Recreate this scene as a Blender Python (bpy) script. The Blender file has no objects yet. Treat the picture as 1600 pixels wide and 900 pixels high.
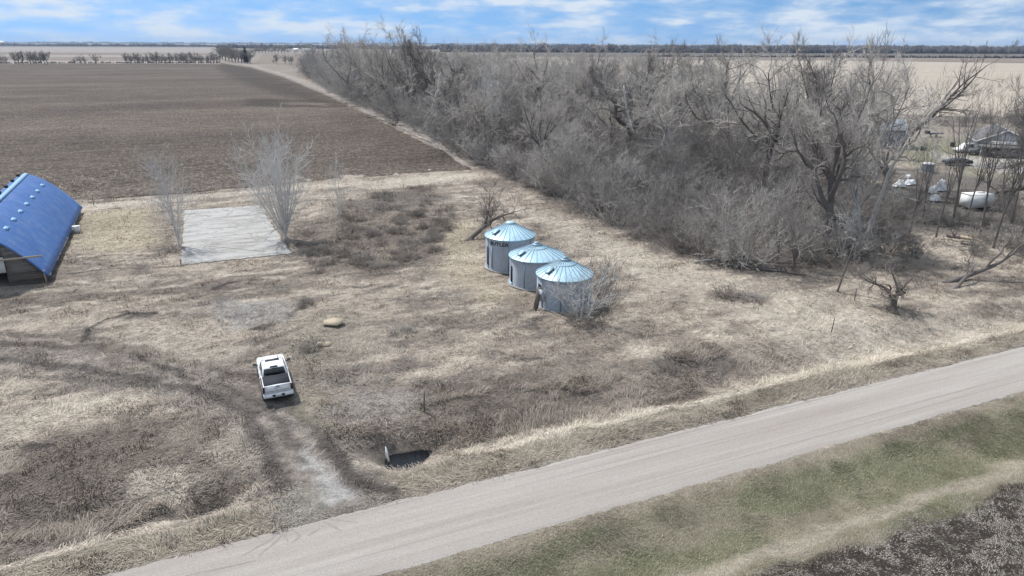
import bpy, math, random
import numpy as np
from mathutils import Vector, Matrix
R = math.radians
rng = np.random.default_rng(7); random.seed(7)
scn = bpy.context.scene
COL = scn.collection

# ------------------------------------------------------------------ camera model (used to measure ground positions)
F = 1067.0; PITCH = R(19.72); ROLL = R(0.18); CH = 22.0
_c, _s = math.cos(PITCH), math.sin(PITCH)
_R0 = np.array([1, 0, 0.]); _F = np.array([0, _c, -_s]); _U0 = np.array([0, _s, _c])
_R = _R0*math.cos(ROLL)+_U0*math.sin(ROLL); _U = -_R0*math.sin(ROLL)+_U0*math.cos(ROLL)
def G(px, py, z=0.0):
    d = _F+_R*(px-800)/F-_U*(py-450)/F
    t = (z-CH)/d[2]
    return t*d[0], t*d[1]
UX, UY = math.cos(R(22.95)), math.sin(R(22.95))     # the road's direction; section lines follow it
def UV(x, y): return x*UX+y*UY, -x*UY+y*UX
def XY(u, v): return u*UX-v*UY, u*UY+v*UX

# ------------------------------------------------------------------ noise
def vnoise(x, y, seed=0):
    x = np.asarray(x, float); y = np.asarray(y, float)
    xi = np.floor(x).astype(np.int64); yi = np.floor(y).astype(np.int64)
    fx = x-xi; fy = y-yi; fx = fx*fx*(3-2*fx); fy = fy*fy*(3-2*fy)
    def h(a, b):
        n = (a*374761393+b*668265263+seed*974634777) & 0xffffffff
        n = ((n ^ (n >> 13))*1274126177) & 0xffffffff
        n = (n ^ (n >> 16)) & 0xffffffff
        return n/4294967295.0
    return (h(xi, yi)*(1-fx)+h(xi+1, yi)*fx)*(1-fy)+(h(xi, yi+1)*(1-fx)+h(xi+1, yi+1)*fx)*fy
def fbm(x, y, seed=0, o=4):
    s = 0; a = .5; t = 0
    for i in range(o):
        s = s+a*vnoise(x*2**i, y*2**i, seed+i*17); t += a; a *= .5
    return s/t
def sst(a, b, x):
    t = np.clip((x-a)/(b-a), 0, 1); return t*t*(3-2*t)
def seg_dist(x, y, pts):
    d = None
    for (ax, ay), (bx, by) in zip(pts[:-1], pts[1:]):
        vx, vy = bx-ax, by-ay; L = vx*vx+vy*vy+1e-9
        t = np.clip(((x-ax)*vx+(y-ay)*vy)/L, 0, 1)
        q = np.hypot(x-ax-t*vx, y-ay-t*vy)
        d = q if d is None else np.minimum(d, q)
    return d
def inside(x, y, poly):
    r = np.zeros(np.shape(x), bool); n = len(poly)
    for i in range(n):
        ax, ay = poly[i]; bx, by = poly[(i+1) % n]
        if ay == by: continue
        c = ((ay > y) != (by > y)) & (x < (bx-ax)*(y-ay)/(by-ay)+ax)
        r ^= c
    return r
def poly_sd(x, y, poly):                    # negative inside
    d = seg_dist(x, y, list(poly)+[poly[0]])
    return np.where(inside(x, y, poly), -d, d)

# ------------------------------------------------------------------ terrain
DRIVE = [G(*p) for p in ((528, 800), (500, 752), (468, 700), (448, 650), (400, 618))]
WATER_U, WATER_V = 7.0, 34.15
def terrain(x, y):
    x = np.asarray(x, float); y = np.asarray(y, float)
    u, v = UV(x, y)
    near = 1-sst(95, 150, np.hypot(x, y))
    fill = 1-sst(2.2, 5.0, seg_dist(x, y, DRIVE))
    z = 0.28*(sst(21.8, 23.7, v)-sst(29.0, 31.8, v))
    dit = np.exp(-((v-33.9)/1.9)**2)*0.85*(0.75+0.5*fbm(u*.08, v*0, 5, 2))
    dit += 0.75*np.exp(-(((u-WATER_U)/2.1)**2+((v-WATER_V)/1.7)**2)**1.3)
    dit += 0.30*np.exp(-(((u-WATER_U-2.2)/1.1)**2+((v-WATER_V-.5)/.7)**2)); dit += 0.35*np.exp(-(((u+2.5)/2.2)**2+((v-33.7)/1.5)**2))
    z = z-dit*(1-fill)
    z = z-0.45*np.exp(-((v-20.3)/1.7)**2)
    n = (fbm(x*.11, y*.11, 3, 3)-.5)*.5+(fbm(x*.55, y*.55, 9, 4)-.5)*.30
    mound = np.exp(-((seg_dist(x, y, [G(540, 330), G(640, 330)])/7)**2))
    z = z+mound*(.7+1.1*(fbm(x*.35, y*.35, 31, 3)-.5))
    road = sst(22.9, 23.9, v)*(1-sst(28.9, 29.9, v))
    slab = 1-sst(0, 2, poly_sd(x, y, SLAB))
    z = z+n*(1-road)*(1-slab)*(1-.75*fill)*(.25+.75*sst(23, 31, v))
    z = np.where(slab > 0, z*(1-slab), z)
    return z*near
SLAB = [G(284, 415), G(455, 397), G(405, 322), G(288, 330)]
def TZ(x, y): return float(terrain(np.array([x]), np.array([y]))[0])
def P(px, py):                               # pixel -> point on the terrain
    z = 0
    for _ in range(4):
        x, y = G(px, py, z); z = TZ(x, y)
    return x, y, z
def HT(x, y, py, z0=0):                      # height above z0 that reaches picture row py
    d = 0
    for i in range(1, 900):
        z = z0+i*.05
        vv = np.array([x, y, z-CH]); yy = 450-F*(vv@_U)/(vv@_F)
        if yy <= py: return i*.05
    return 20

WOODS = [(-172, 601), G(560, 163), G(640, 196), G(740, 258), G(800, 282), G(900, 335), G(1000, 375), G(1060, 402),
         G(1150, 420), G(1250, 427), G(1330, 425), (41, 74), (50, 92), (60, 118), (72, 150), (80, 185), (85, 240), (60, 330), (-10, 440), (-90, 610)]

# ------------------------------------------------------------------ painted ground (soil, thatch and straw differ in colour; some tree shade painted in)
A = np.array
DARK = A([.075, .066, .060]); THATCH_AND_SHADOW = A([.172, .144, .120]); MID = A([.300, .256, .210]); LIGHT = A([.485, .43, .355])
GRAV = A([.44, .425, .405]); OLIVE = A([.235, .205, .160]); GREEN = A([.165, .166, .105]); FLOOR = A([.095, .084, .077])
PXF = [  # kind, pixel points, width/softness, colour, strength
 ('p', [(0,700),(120,665),(250,640),(380,640),(450,690),(420,740),(330,790),(150,800),(0,850)], 2.0, THATCH_AND_SHADOW*.85, .75),
 ('p', [(205,750),(250,728),(310,742),(300,772),(230,778)], .9, LIGHT, .8),
 ('p', [(303,768),(325,755),(345,760),(330,785),(310,790)], .5, DARK, .95),
 ('s', [(0,850),(80,825),(160,800),(300,785)], 1.1, DARK*1.4, .65),
 ('s', [(0,882),(120,838),(250,803),(400,757)], .5, LIGHT, .6),
 ('s', [(340,700),(385,720),(400,700),(370,660)], 1.2, LIGHT*.85, .5),
 ('s', [(520,790),(495,750),(465,700),(450,650),(400,618),(300,592),(150,562),(0,545)], 3.4, A([.205,.182,.165]), .6),
 ('s', [(610,775),(560,760),(522,715),(490,665),(468,635)], .60, DARK*1.1, .9),
 ('s', [(440,760),(424,720),(408,680),(380,640),(300,605),(180,580),(0,560)], .55, DARK*1.2, .75),
 ('s', [(430,640),(360,618),(250,600),(120,590),(0,585)], .45, DARK*1.5, .6),
 ('s', [(0,520),(110,527),(220,540),(330,575)], .5, THATCH_AND_SHADOW*.7, .7),
 ('p', [(470,590),(500,600),(515,660),(490,690),(470,640)], 1.0, A([.31,.28,.205]), .45),
 ('s', [(470,720),(452,690),(440,655),(400,625),(340,600)], .4, DARK*1.4, .7),
 ('s', [(455,628),(400,590),(300,565),(200,545),(0,535)], .6, THATCH_AND_SHADOW*.65, .8),
 ('p', [(455,700),(475,705),(510,745),(565,790),(500,797),(475,775),(468,750)], .6, GRAV*.82, .8),
 ('p', [(380,800),(450,770),(520,800),(440,830)], 1.0, A([.24,.23,.2]), .6),
 ('s', [(135,532),(143,514),(170,500),(200,492),(238,489)], .38, DARK, .95),
 ('s', [(205,497),(225,495)], .6, DARK, .95),
 ('s', [(216,553),(250,570),(300,592)], .33, DARK, .9),
 ('s', [(175,535),(172,560),(210,575)], .4, THATCH_AND_SHADOW, .8),
 ('s', [(338,451),(350,447),(372,441)], .4, DARK, .95),
 ('s', [(395,515),(425,510)], .4, DARK*1.3, .9), ('s', [(445,497),(462,484)], .4, DARK*1.3, .8),
 ('s', [(380,545),(430,525),(470,510)], .35, THATCH_AND_SHADOW*.7, .7),
 ('s', [(470,482),(478,468)], .5, DARK, .9), ('s', [(480,547),(492,535)], .6, DARK*1.3, .7),
 ('s', [(0,470),(120,462),(260,455),(330,440)], 1.0, THATCH_AND_SHADOW, .4),
 ('s', [(0,455),(100,452),(220,440)], 1.0, LIGHT*.8, .5),
 ('s', [(40,700),(68,698)], .5, DARK, .8),
 ('p', [(0,640),(165,618),(175,632),(60,668),(0,695)], 1.2, LIGHT, .65),
 ('p', [(150,500),(300,500),(380,560),(300,590),(200,540)], 3, LIGHT*.85, .45),
 ('p', [(330,470),(440,468),(450,500),(340,520)], 2, A([.33,.32,.31]), .6),
 ('p', [(485,345),(560,302),(650,288),(715,302),(712,345),(690,395),(600,425),(500,432),(470,405)], 5, THATCH_AND_SHADOW*.95, .65),
 ('p', [(520,320),(640,296),(705,310),(640,335),(560,345)], 2, DARK*1.5, .65),
 ('s', [(0,330),(150,322),(320,306),(520,290),(640,281),(735,274)], 2.0, LIGHT, .7),
 ('s', [(730,276),(690,283),(600,290)], 2.6, LIGHT, .7),
 ('p', [(700,300),(860,330),(1000,385),(1060,410),(1200,440),(1400,475),(1400,520),(1200,500),(1000,440),(900,400),(830,345)], 3, LIGHT, .5),
 ('p', [(690,350),(740,340),(760,420),(830,470),(760,480),(690,430)], 3, A([.42,.36,.26]), .5),
 ('p', [(130,332),(230,322),(262,385),(150,398),(120,380)], 3, A([.40,.345,.235]), .65),
 ('p', [(225,330),(280,330),(280,400),(240,395)], 3, THATCH_AND_SHADOW*1.2, .5),
 ('s', [(1125,462),(1180,466)], 1.6, THATCH_AND_SHADOW, .85),
 ('p', [(1385,478),(1450,485),(1500,480),(1460,520),(1400,512)], 2, THATCH_AND_SHADOW, .7),  # the small split-trunk tree's cast shadow, painted into the ground colour
 ('p', [(1130,520),(1300,500),(1600,475),(1600,522),(1450,545),(1300,560)], 3, LIGHT, .5),
 ('s', [(1040,570),(1085,560),(1120,562)], 1.4, DARK*1.6, .75),
 ('p', [(640,590),(760,585),(960,600),(900,640),(760,650),(650,630)], 2, THATCH_AND_SHADOW*.8, .7),
 ('s', [(560,640),(600,620),(660,600),(760,590)], 1.0, DARK*1.8, .4),
 ('p', [(520,620),(640,600),(680,640),(600,660),(540,650)], 2, A([.36,.33,.30]), .5),
 ('p', [(560,650),(640,640),(690,660),(660,720),(590,720)], 1.5, THATCH_AND_SHADOW, .55),
 ('p', [(770,540),(900,530),(1000,560),(900,600),(780,590)], 3, THATCH_AND_SHADOW*1.25, .5),
 ('s', [(824,566),(850,562)], .4, DARK, .8),
 ('s', [(600,512),(640,520),(700,525)], .8, THATCH_AND_SHADOW*1.1, .5), ('s', [(560,460),(620,445)], .5, DARK*1.6, .6),
 ('p', [(430,500),(560,480),(600,540),(500,590),(440,560)], 3, A([.27,.25,.2]), .4),
 ('s', [(110,427),(180,420),(284,416)], .25, DARK, .8),
 ('s', [(1190,452),(1260,448),(1310,440),(1380,437)], 1.3, THATCH_AND_SHADOW*1.4, .6),
 ('p', [(1310,425),(1370,425),(1400,445),(1330,445)], 1.5, LIGHT, .6),
 ('p', [(1440,370),(1560,360),(1600,370),(1600,400),(1470,395)], 4, LIGHT*.85, .7),
 ('p', [(1395,225),(1460,212),(1520,215),(1520,245),(1430,262)], 5, A([.20,.205,.12]), .9),
 ('p', [(1540,205),(1700,205),(1700,285),(1560,285),(1480,275)], 5, A([.20,.2,.13]), .6),
 ('p', [(1458,238),(1540,246),(1600,243),(1720,243),(1720,272),(1570,270),(1525,262),(1460,251)], 3, A([.46,.43,.39]), .9),
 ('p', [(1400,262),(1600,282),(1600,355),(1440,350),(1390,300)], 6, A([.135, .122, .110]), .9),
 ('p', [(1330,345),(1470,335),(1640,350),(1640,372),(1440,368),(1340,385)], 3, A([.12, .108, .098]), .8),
]
PXW = [(k, [G(*p) for p in pts], w, c, s) for k, pts, w, c, s in PXF]
def ground_col(x, y):
    u, v = UV(x, y)
    wx = x+(fbm(x*.5, y*.5, 41, 3)-.5)*2.6+(fbm(x*2.1, y*2.1, 43, 2)-.5)*.7
    wy = y+(fbm(x*.5, y*.5, 47, 3)-.5)*2.6+(fbm(x*2.1, y*2.1, 49, 2)-.5)*.7
    n1 = fbm(u*.07, v*.16, 1, 4); n2 = fbm(u*.30+n1*3, v*.85, 2, 4)
    base = MID*(.78+.1*0)+(THATCH_AND_SHADOW-MID)[None]*0 if False else None
    t = sst(.34, .64, .5*n1+.5*n2)[..., None]
    c = (THATCH_AND_SHADOW*1.15)*(1-t)+(MID*1.30)*t
    k = (sst(.60, .75, n2)*.5)[..., None]
    c = c*(1-k)+LIGHT*k
    k = (sst(.56, .70, fbm(u*.55, v*1.1, 77, 5))*.6)[..., None]
    c = c*(1-k)+DARK*1.8*k
    def mix(m, colr):
        nonlocal c
        m = m[..., None]; c = c*(1-m)+colr*m
    wu, wv = UV(wx, wy)
    # woodland floor: leaf litter, darkened further to deepen the thicket's edge shadow
    d = poly_sd(wx, wy, WOODS)
    mix((1-sst(-2.0, 1.8, d))*.9, FLOOR)
    # strips along the road
    nn = fbm(u*.5, v*.8, 61, 3)
    jv = v+(nn-.5)*1.1
    mix(sst(28.3, 28.9, jv)*(1-sst(31.0, 32.0, jv))*.85, OLIVE*(1-.25*sst(.5, .6, fbm(u*.2, v*.8, 64, 3)))[..., None])
    mix(sst(31.3, 31.9, jv)*(1-sst(32.3, 33.3, jv))*.8*sst(9, 16, u), LIGHT*.95)
    mix(sst(33.4, 34.4, jv)*(1-sst(36.8, 39.0, jv))*.55*sst(4, 10, u)*(1-sst(36, 50, u)), THATCH_AND_SHADOW)
    mix((1-sst(24.0, 24.4, jv)), OLIVE*1.15)
    g = sst(22.9, 23.6, 24-(jv-22.9)*0-0) if False else (1-sst(22.6, 23.5, jv))
    mix(g*(.35+.6*sst(.38, .62, fbm(u*.2, v*.5, 63, 3))), GREEN)
    mix(sst(18.3, 18.8, jv)*(1-sst(19.2, 19.9, jv))*.75, LIGHT*.8)
    mix((1-sst(17.3, 18.2, jv+(nn-.5)*1.2)), A([.052, .043, .037]))
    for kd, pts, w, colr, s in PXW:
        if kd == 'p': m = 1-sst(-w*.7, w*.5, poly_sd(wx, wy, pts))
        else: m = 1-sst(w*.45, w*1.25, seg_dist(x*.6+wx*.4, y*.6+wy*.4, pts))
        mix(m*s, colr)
    # wet rim round the standing water
    dw = np.hypot((wu-WATER_U)/2.0, (wv-WATER_V)/1.3)
    mix((1-sst(.8, 1.7, dw))*.8, DARK*1.2)
    far = sst(120, 260, np.hypot(x, y))
    mix(far*(1-(1-sst(-2, 4, d))*.9)*.8, A([.23, .20, .17]))
    return np.clip(c, .01, .9)

# ------------------------------------------------------------------ materials
def nmat(name):
    m = bpy.data.materials.new(name); m.use_nodes = True
    nt = m.node_tree; b = nt.nodes['Principled BSDF']; b.inputs['Roughness'].default_value = .9
    b.inputs['Specular IOR Level'].default_value = .25
    return m, nt, b
def N(nt, t, **kw):
    n = nt.nodes.new(t)
    for k, v in kw.items():
        if k in n.inputs: n.inputs[k].default_value = v
        else: setattr(n, k, v)
    return n
def mathn(nt, op, a, b=None, clamp=False):
    n = nt.nodes.new('ShaderNodeMath'); n.operation = op; n.use_clamp = clamp
    for i, q in enumerate((a, b)):
        if q is None: continue
        if isinstance(q, (int, float)): n.inputs[i].default_value = q
        else: nt.links.new(q, n.inputs[i])
    return n.outputs[0]
def mixc(nt, fac, a, b, blend='MIX'):
    n = nt.nodes.new('ShaderNodeMix'); n.data_type = 'RGBA'; n.blend_type = blend
    for s, q in ((0, fac), (6, a), (7, b)):
        if isinstance(q, (int, float)): n.inputs[s].default_value = q
        elif isinstance(q, (tuple, list, np.ndarray)): n.inputs[s].default_value = tuple(q)[:3]+(1,)
        else: nt.links.new(q, n.inputs[s])
    return n.outputs[2]
def noise(nt, scale, detail=4, vec=None, rough=.6, sc3=None, obj=True):
    n = N(nt, 'ShaderNodeTexNoise'); n.inputs['Scale'].default_value = scale; n.inputs['Detail'].default_value = detail
    n.inputs['Roughness'].default_value = rough
    tc = nt.nodes.new('ShaderNodeTexCoord'); src = tc.outputs['Object'] if vec is None else vec
    if sc3:
        mp = nt.nodes.new('ShaderNodeMapping'); mp.inputs['Scale'].default_value = sc3; nt.links.new(src, mp.inputs[0]); src = mp.outputs[0]
    nt.links.new(src, n.inputs['Vector'])
    return n.outputs[0]
def ramp(nt, src, pts):
    n = nt.nodes.new('ShaderNodeValToRGB'); e = n.color_ramp.elements
    while len(e) < len(pts): e.new(.5)
    for i, (p, c) in enumerate(pts):
        e[i].position = p; e[i].color = (tuple(c)[:3] if hasattr(c, '__len__') else (c, c, c))+(1,)
    nt.links.new(src, n.inputs[0]); return n.outputs[0]
def bump(nt, b, src, strength=.5, dist=.1):
    n = N(nt, 'ShaderNodeBump'); n.inputs['Strength'].default_value = strength; n.inputs['Distance'].default_value = dist
    nt.links.new(src, n.inputs['Height']); nt.links.new(n.outputs[0], b.inputs['Normal'])
def simple(name, col, rough=.6, metal=0, var=.15, scale=3, spec=None):
    m, nt, b = nmat(name)
    n = noise(nt, scale, 5)
    c = mixc(nt, n, tuple(max(0, x*(1-var)) for x in col), tuple(min(1, x*(1+var)) for x in col))
    nt.links.new(c, b.inputs['Base Color']); b.inputs['Roughness'].default_value = rough; b.inputs['Metallic'].default_value = metal
    if spec is not None: b.inputs['Specular IOR Level'].default_value = spec
    return m
def twigmat(name, col, var=.42):
    m, nt, b = nmat(name)
    oi = nt.nodes.new('ShaderNodeObjectInfo'); g = nt.nodes.new('ShaderNodeNewGeometry')
    n = noise(nt, .5, 2)
    f = mathn(nt, 'ADD', mathn(nt, 'MULTIPLY', oi.outputs['Random'], .65), mathn(nt, 'MULTIPLY', g.outputs['Random Per Island'], .35))
    c = mixc(nt, f, [x*(1-var) for x in col], [x*(1+var) for x in col])
    nt.links.new(c, b.inputs['Base Color']); b.inputs['Specular IOR Level'].default_value = .1
    return m
M = {}
m, nt, b = nmat('ground'); M['ground'] = m
at = N(nt, 'ShaderNodeAttribute'); at.attribute_name = 'tone'
f1 = noise(nt, 1.6, 8, rough=.72); f2 = noise(nt, 9, 6, rough=.75); f3 = noise(nt, .35, 5, sc3=(1, 1, 1))
k = mixc(nt, 1.0, ramp(nt, f1, [(.28, .42), (.5, .95), (.72, 1.5)]), ramp(nt, f2, [(.25, .55), (.5, 1), (.75, 1.5)]), 'MULTIPLY')
c = mixc(nt, 1.0, at.outputs['Color'], k, 'MULTIPLY')
nt.links.new(c, b.inputs['Base Color']); bump(nt, b, mathn(nt, 'ADD', f1, mathn(nt, 'MULTIPLY', f2, .35)), .9, .22)
b.inputs['Specular IOR Level'].default_value = .1
m, nt, b = nmat('blades'); M['blades'] = m
at = N(nt, 'ShaderNodeAttribute'); at.attribute_name = 'tone'
nt.links.new(at.outputs['Color'], b.inputs['Base Color']); b.inputs['Specular IOR Level'].default_value = .15; b.inputs['Roughness'].default_value = .8
# gravel road: local x runs along the road, local y across it (0 .. 4.8)
m, nt, b = nmat('gravel'); M['gravel'] = m
tc = nt.nodes.new('ShaderNodeTexCoord')
wide = noise(nt, 1, 4, sc3=(.05, 1.6, 1)); fine = noise(nt, 14, 6, rough=.8); mid = noise(nt, 1.3, 5, sc3=(.35, 1.4, 1))
tr = noise(nt, 1, 4, sc3=(.018, 4.2, 1), rough=.6)
c = mixc(nt, ramp(nt, wide, [(.35, 0), (.65, 1)]), (.30, .265, .235), (.375, .345, .313))
c = mixc(nt, ramp(nt, tr, [(.60, 0), (.66, .75)]), c, (.255, .228, .21))
c = mixc(nt, ramp(nt, mid, [(.45, 0), (.75, .5)]), c, (.32, .295, .27))
c = mixc(nt, 1.0, c, ramp(nt, fine, [(.25, .70), (.5, 1), (.75, 1.28)]), 'MULTIPLY')
nt.links.new(c, b.inputs['Base Color']); bump(nt, b, mathn(nt, 'ADD', fine, mid), .5, .06)
M['stone'] = simple('stone', (.34, .32, .30), .95, 0, .3, 8)
M['rut'] = simple('rut_soil', (.27, .245, .222), .95, 0, .3, 8)
# stubble fields
def fieldmat(name, dark, lite, rowdir=True, amt=(.42, .66), coarse=(.012, .03)):
    m, nt, b = nmat(name)
    tc = nt.nodes.new('ShaderNodeTexCoord'); mp = nt.nodes.new('ShaderNodeMapping'); mp.inputs['Rotation'].default_value = (0, 0, R(-22.95))
    nt.links.new(tc.outputs['Object'], mp.inputs[0]); vec = mp.outputs[0]
    big = noise(nt, 1, 5, vec, sc3=(coarse[0], coarse[1], 1)); row = noise(nt, 1, 6, vec, rough=.75, sc3=(.12, .30, 1)); fine = noise(nt, 1, 6, vec, rough=.8, sc3=(.8, .55, 1))
    s = mathn(nt, 'ADD', mathn(nt, 'MULTIPLY', big, .20), mathn(nt, 'ADD', mathn(nt, 'MULTIPLY', row, .30), mathn(nt, 'MULTIPLY', fine, .50)))
    c = mixc(nt, ramp(nt, s, [(amt[0], 0), (amt[1], 1)]), dark, lite)
    fl = noise(nt, 1, 3, vec, rough=.9, sc3=(1.6, 1.1, 1))
    c = mixc(nt, ramp(nt, mathn(nt, 'MULTIPLY', fl, mathn(nt, 'ADD', s, .5)), [(.53, 0), (.64, .75)]), c, [min(1, x*1.7) for x in lite])
    if name == 'stubble':
        at = N(nt, 'ShaderNodeAttribute'); at.attribute_name = 'tone'; c = mixc(nt, 1.0, c, at.outputs['Color'], 'MULTIPLY')
    nt.links.new(c, b.inputs['Base Color']); bump(nt, b, mathn(nt, 'ADD', fine, row), .7, .25); b.inputs['Specular IOR Level'].default_value = .1
    return m
M['stubble'] = fieldmat('stubble', (.042, .034, .029), (.155, .126, .102), amt=(.40, .64))
M['tan_field'] = fieldmat('tan_field', (.28, .24, .195), (.40, .35, .285), amt=(.3, .7), coarse=(.002, .03))
M['grey_field'] = fieldmat('grey_field', (.20, .175, .155), (.30, .265, .235), amt=(.3, .7))
M['dark_field'] = fieldmat('dark_field', (.075, .066, .062), (.16, .14, .125), amt=(.3, .7))
M['brown_field'] = fieldmat('brown_field', (.13, .105, .088), (.24, .20, .165), amt=(.3, .7))
M['darksoil'] = fieldmat('darksoil', (.055, .049, .046), (.10, .088, .08), amt=(.4, .9))
# concrete
m, nt, b = nmat('concrete'); M['concrete'] = m
st = noise(nt, 1, 6, sc3=(.12, .6, 1), rough=.7); fi = noise(nt, 3, 6)
c = mixc(nt, ramp(nt, st, [(.35, 1), (.55, 0)]), (.40, .392, .375), (.24, .222, .20))
vo = nt.nodes.new('ShaderNodeTexVoronoi'); vo.feature = 'DISTANCE_TO_EDGE'; vo.inputs['Scale'].default_value = .13
wv = noise(nt, .35, 6); tc = nt.nodes.new('ShaderNodeTexCoord'); vm = nt.nodes.new('ShaderNodeVectorMath'); vm.operation = 'MULTIPLY_ADD'
nt.links.new(tc.outputs['Object'], vm.inputs[0]); vm.inputs[1].default_value = (1, 1, 1); 
cv = nt.nodes.new('ShaderNodeCombineXYZ'); nt.links.new(mathn(nt, 'MULTIPLY', wv, 9), cv.inputs[0]); nt.links.new(mathn(nt, 'MULTIPLY', wv, -7.0), cv.inputs[1])
nt.links.new(cv.outputs[0], vm.inputs[2]); nt.links.new(vm.outputs[0], vo.inputs['Vector'])
c = mixc(nt, ramp(nt, vo.outputs['Distance'], [(.003, .6), (.013, 0)]), c, (.10, .088, .07))
c = mixc(nt, ramp(nt, noise(nt, .45, 6, rough=.75), [(.55, 0), (.66, .8)]), c, (.21, .185, .15))
c = mixc(nt, 1.0, c, ramp(nt, fi, [(.3, .88), (.7, 1.1)]), 'MULTIPLY')
nt.links.new(c, b.inputs['Base Color'])
# galvanised steel
def galv(name, col, metal=.55, rough=.42, ringscale=0):
    m, nt, b = nmat(name)
    n = noise(nt, .8, 5); n2 = noise(nt, 1, 4, sc3=(6, 6, .5))
    c = mixc(nt, ramp(nt, n, [(.3, 0), (.7, 1)]), [x*.88 for x in col], [min(1, x*1.08) for x in col])
    c = mixc(nt, ramp(nt, n2, [(.52, 0), (.72, .55)]), c, (.33, .28, .25))
    nt.links.new(c, b.inputs['Base Color']); b.inputs['Metallic'].default_value = metal; b.inputs['Roughness'].default_value = rough
    b.inputs['Specular IOR Level'].default_value = .5
    if ringscale:
        tc = nt.nodes.new('ShaderNodeTexCoord'); sx = nt.nodes.new('ShaderNodeSeparateXYZ'); nt.links.new(tc.outputs['Object'], sx.inputs[0])
        w = mathn(nt, 'SINE', mathn(nt, 'MULTIPLY', sx.outputs[2], ringscale))
        bump(nt, b, w, .8, .02)
    return m
M['galv_wall'] = galv('galvanised_wall', (.42, .46, .51), .3, .5, 55)
M['galv_roof'] = galv('galvanised_roof', (.42, .62, .73), .25, .45)
M['galv_rib'] = simple('galvanised_rib', (.24, .33, .40), .5, .4)
M['white'] = simple('white_paint', (.78, .78, .77), .35, 0, .03)
M['white_old'] = simple('weathered_white', (.72, .72, .70), .7, 0, .12)
M['black'] = simple('black_opening', (.012, .012, .012), .9, 0, .1)
M['blackp'] = simple('black_plastic', (.03, .03, .032), .6, 0, .1)
M['tyre'] = simple('tyre', (.03, .03, .03), .85)
M['rim'] = simple('rim', (.55, .55, .56), .3, .8)
M['red'] = simple('tail_lens', (.06, .018, .018), .2)
M['wood'] = simple('old_wood', (.17, .145, .125), .9, 0, .35, 6)
M['woodpale'] = simple('pale_wood', (.42, .35, .26), .9, 0, .25, 4)
M['carpaint'] = simple('car_paint_white', (.80, .81, .82), .22, 0, .015, 1, .6)
m, nt, b = nmat('glass'); M['glass'] = m
b.inputs['Base Color'].default_value = (.012, .014, .016, 1); b.inputs['Roughness'].default_value = .08; b.inputs['Specular IOR Level'].default_value = .6
m, nt, b = nmat('tonneau'); M['tonneau'] = m
nt.links.new(mixc(nt, noise(nt, 30, 4), (.022, .024, .032), (.032, .034, .044)), b.inputs['Base Color']); b.inputs['Roughness'].default_value = .75
m, nt, b = nmat('water'); M['water'] = m
b.inputs['Base Color'].default_value = (.010, .011, .013, 1); b.inputs['Roughness'].default_value = .12; b.inputs['Specular IOR Level'].default_value = .22
bump(nt, b, noise(nt, 3, 3), .08, .03)
# blue metal roof: local y runs down the slope
m, nt, b = nmat('blue_roof'); M['blue_roof'] = m
s1 = noise(nt, 1, 5, sc3=(.28, .28, .28), rough=.6); s2 = noise(nt, 1, 5, sc3=(3.0, .25, .25)); s3 = noise(nt, 1, 4, sc3=(.5, 9, 9))
c = mixc(nt, ramp(nt, s1, [(.3, 0), (.7, 1)]), (.040, .115, .33), (.06, .155, .41))
c = mixc(nt, ramp(nt, s2, [(.45, 0), (.75, .7)]), c, (.03, .08, .24))
c = mixc(nt, ramp(nt, noise(nt, .9, 7, rough=.8), [(.48, 0), (.66, .7)]), c, (.15, .22, .37))
nt.links.new(c, b.inputs['Base Color']); b.inputs['Roughness'].default_value = .5; b.inputs['Specular IOR Level'].default_value = .35
M['blue_cap'] = simple('ridge_cap', (.25, .42, .62), .5, .2)
# planks, courses along z
m, nt, b = nmat('planks'); M['planks'] = m
tc = nt.nodes.new('ShaderNodeTexCoord'); sx = nt.nodes.new('ShaderNodeSeparateXYZ'); nt.links.new(tc.outputs['Object'], sx.inputs[0])
cell = mathn(nt, 'FLOOR', mathn(nt, 'MULTIPLY', sx.outputs[2], 4.2)); fr = mathn(nt, 'FRACT', mathn(nt, 'MULTIPLY', sx.outputs[2], 4.2))
wn = nt.nodes.new('ShaderNodeTexWhiteNoise'); wn.noise_dimensions = '1D'; nt.links.new(cell, wn.inputs['W'])
c = mixc(nt, wn.outputs[0], (.10, .086, .076), (.21, .185, .165))
c = mixc(nt, ramp(nt, noise(nt, 1, 5, sc3=(1, 1, 9)), [(.4, 0), (.7, .6)]), c, (.28, .255, .23))
c = mixc(nt, ramp(nt, fr, [(.0, 1), (.1, 0)]), c, (.02, .018, .016))
nt.links.new(c, b.inputs['Base Color'])
M['shed_roof'] = simple('pale_steel_roof', (.42, .46, .50), .5, .2, .08)
M['shed_wall'] = simple('blue_grey_steel', (.20, .225, .27), .6, .1, .08)
M['shingle'] = simple('grey_shingle', (.17, .165, .165), .9, 0, .2, 2)
M['siding'] = simple('grey_siding', (.62, .63, .64), .7, 0, .05)
M['darkpaint'] = simple('dark_vehicle_paint', (.035, .035, .04), .3, 0, .1)
M['greypaint'] = simple('grey_vehicle_paint', (.10, .11, .115), .35, 0, .1)
M['bark'] = simple('bark', (.15, .132, .12), .95, 0, .4, 1.2)
M['bark_pale'] = simple('pale_bark', (.40, .375, .35), .95, 0, .3, 1.0)
M['bark_bleached'] = simple('bleached_wood', (.58, .56, .53), .95, 0, .2, 1.0)
M['twig'] = twigmat('twigs_grey', (.265, .242, .222))
M['twig_lite'] = twigmat('twigs_light', (.415, .388, .358))
M['twig_tree'] = twigmat('twigs_cottonwood', (.55, .505, .455), .28)
M['bark_mid'] = simple('cottonwood_bark', (.27, .245, .22), .95, 0, .45, .8)
M['twig_pale'] = twigmat('twigs_pale', (.62, .60, .575))
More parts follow.
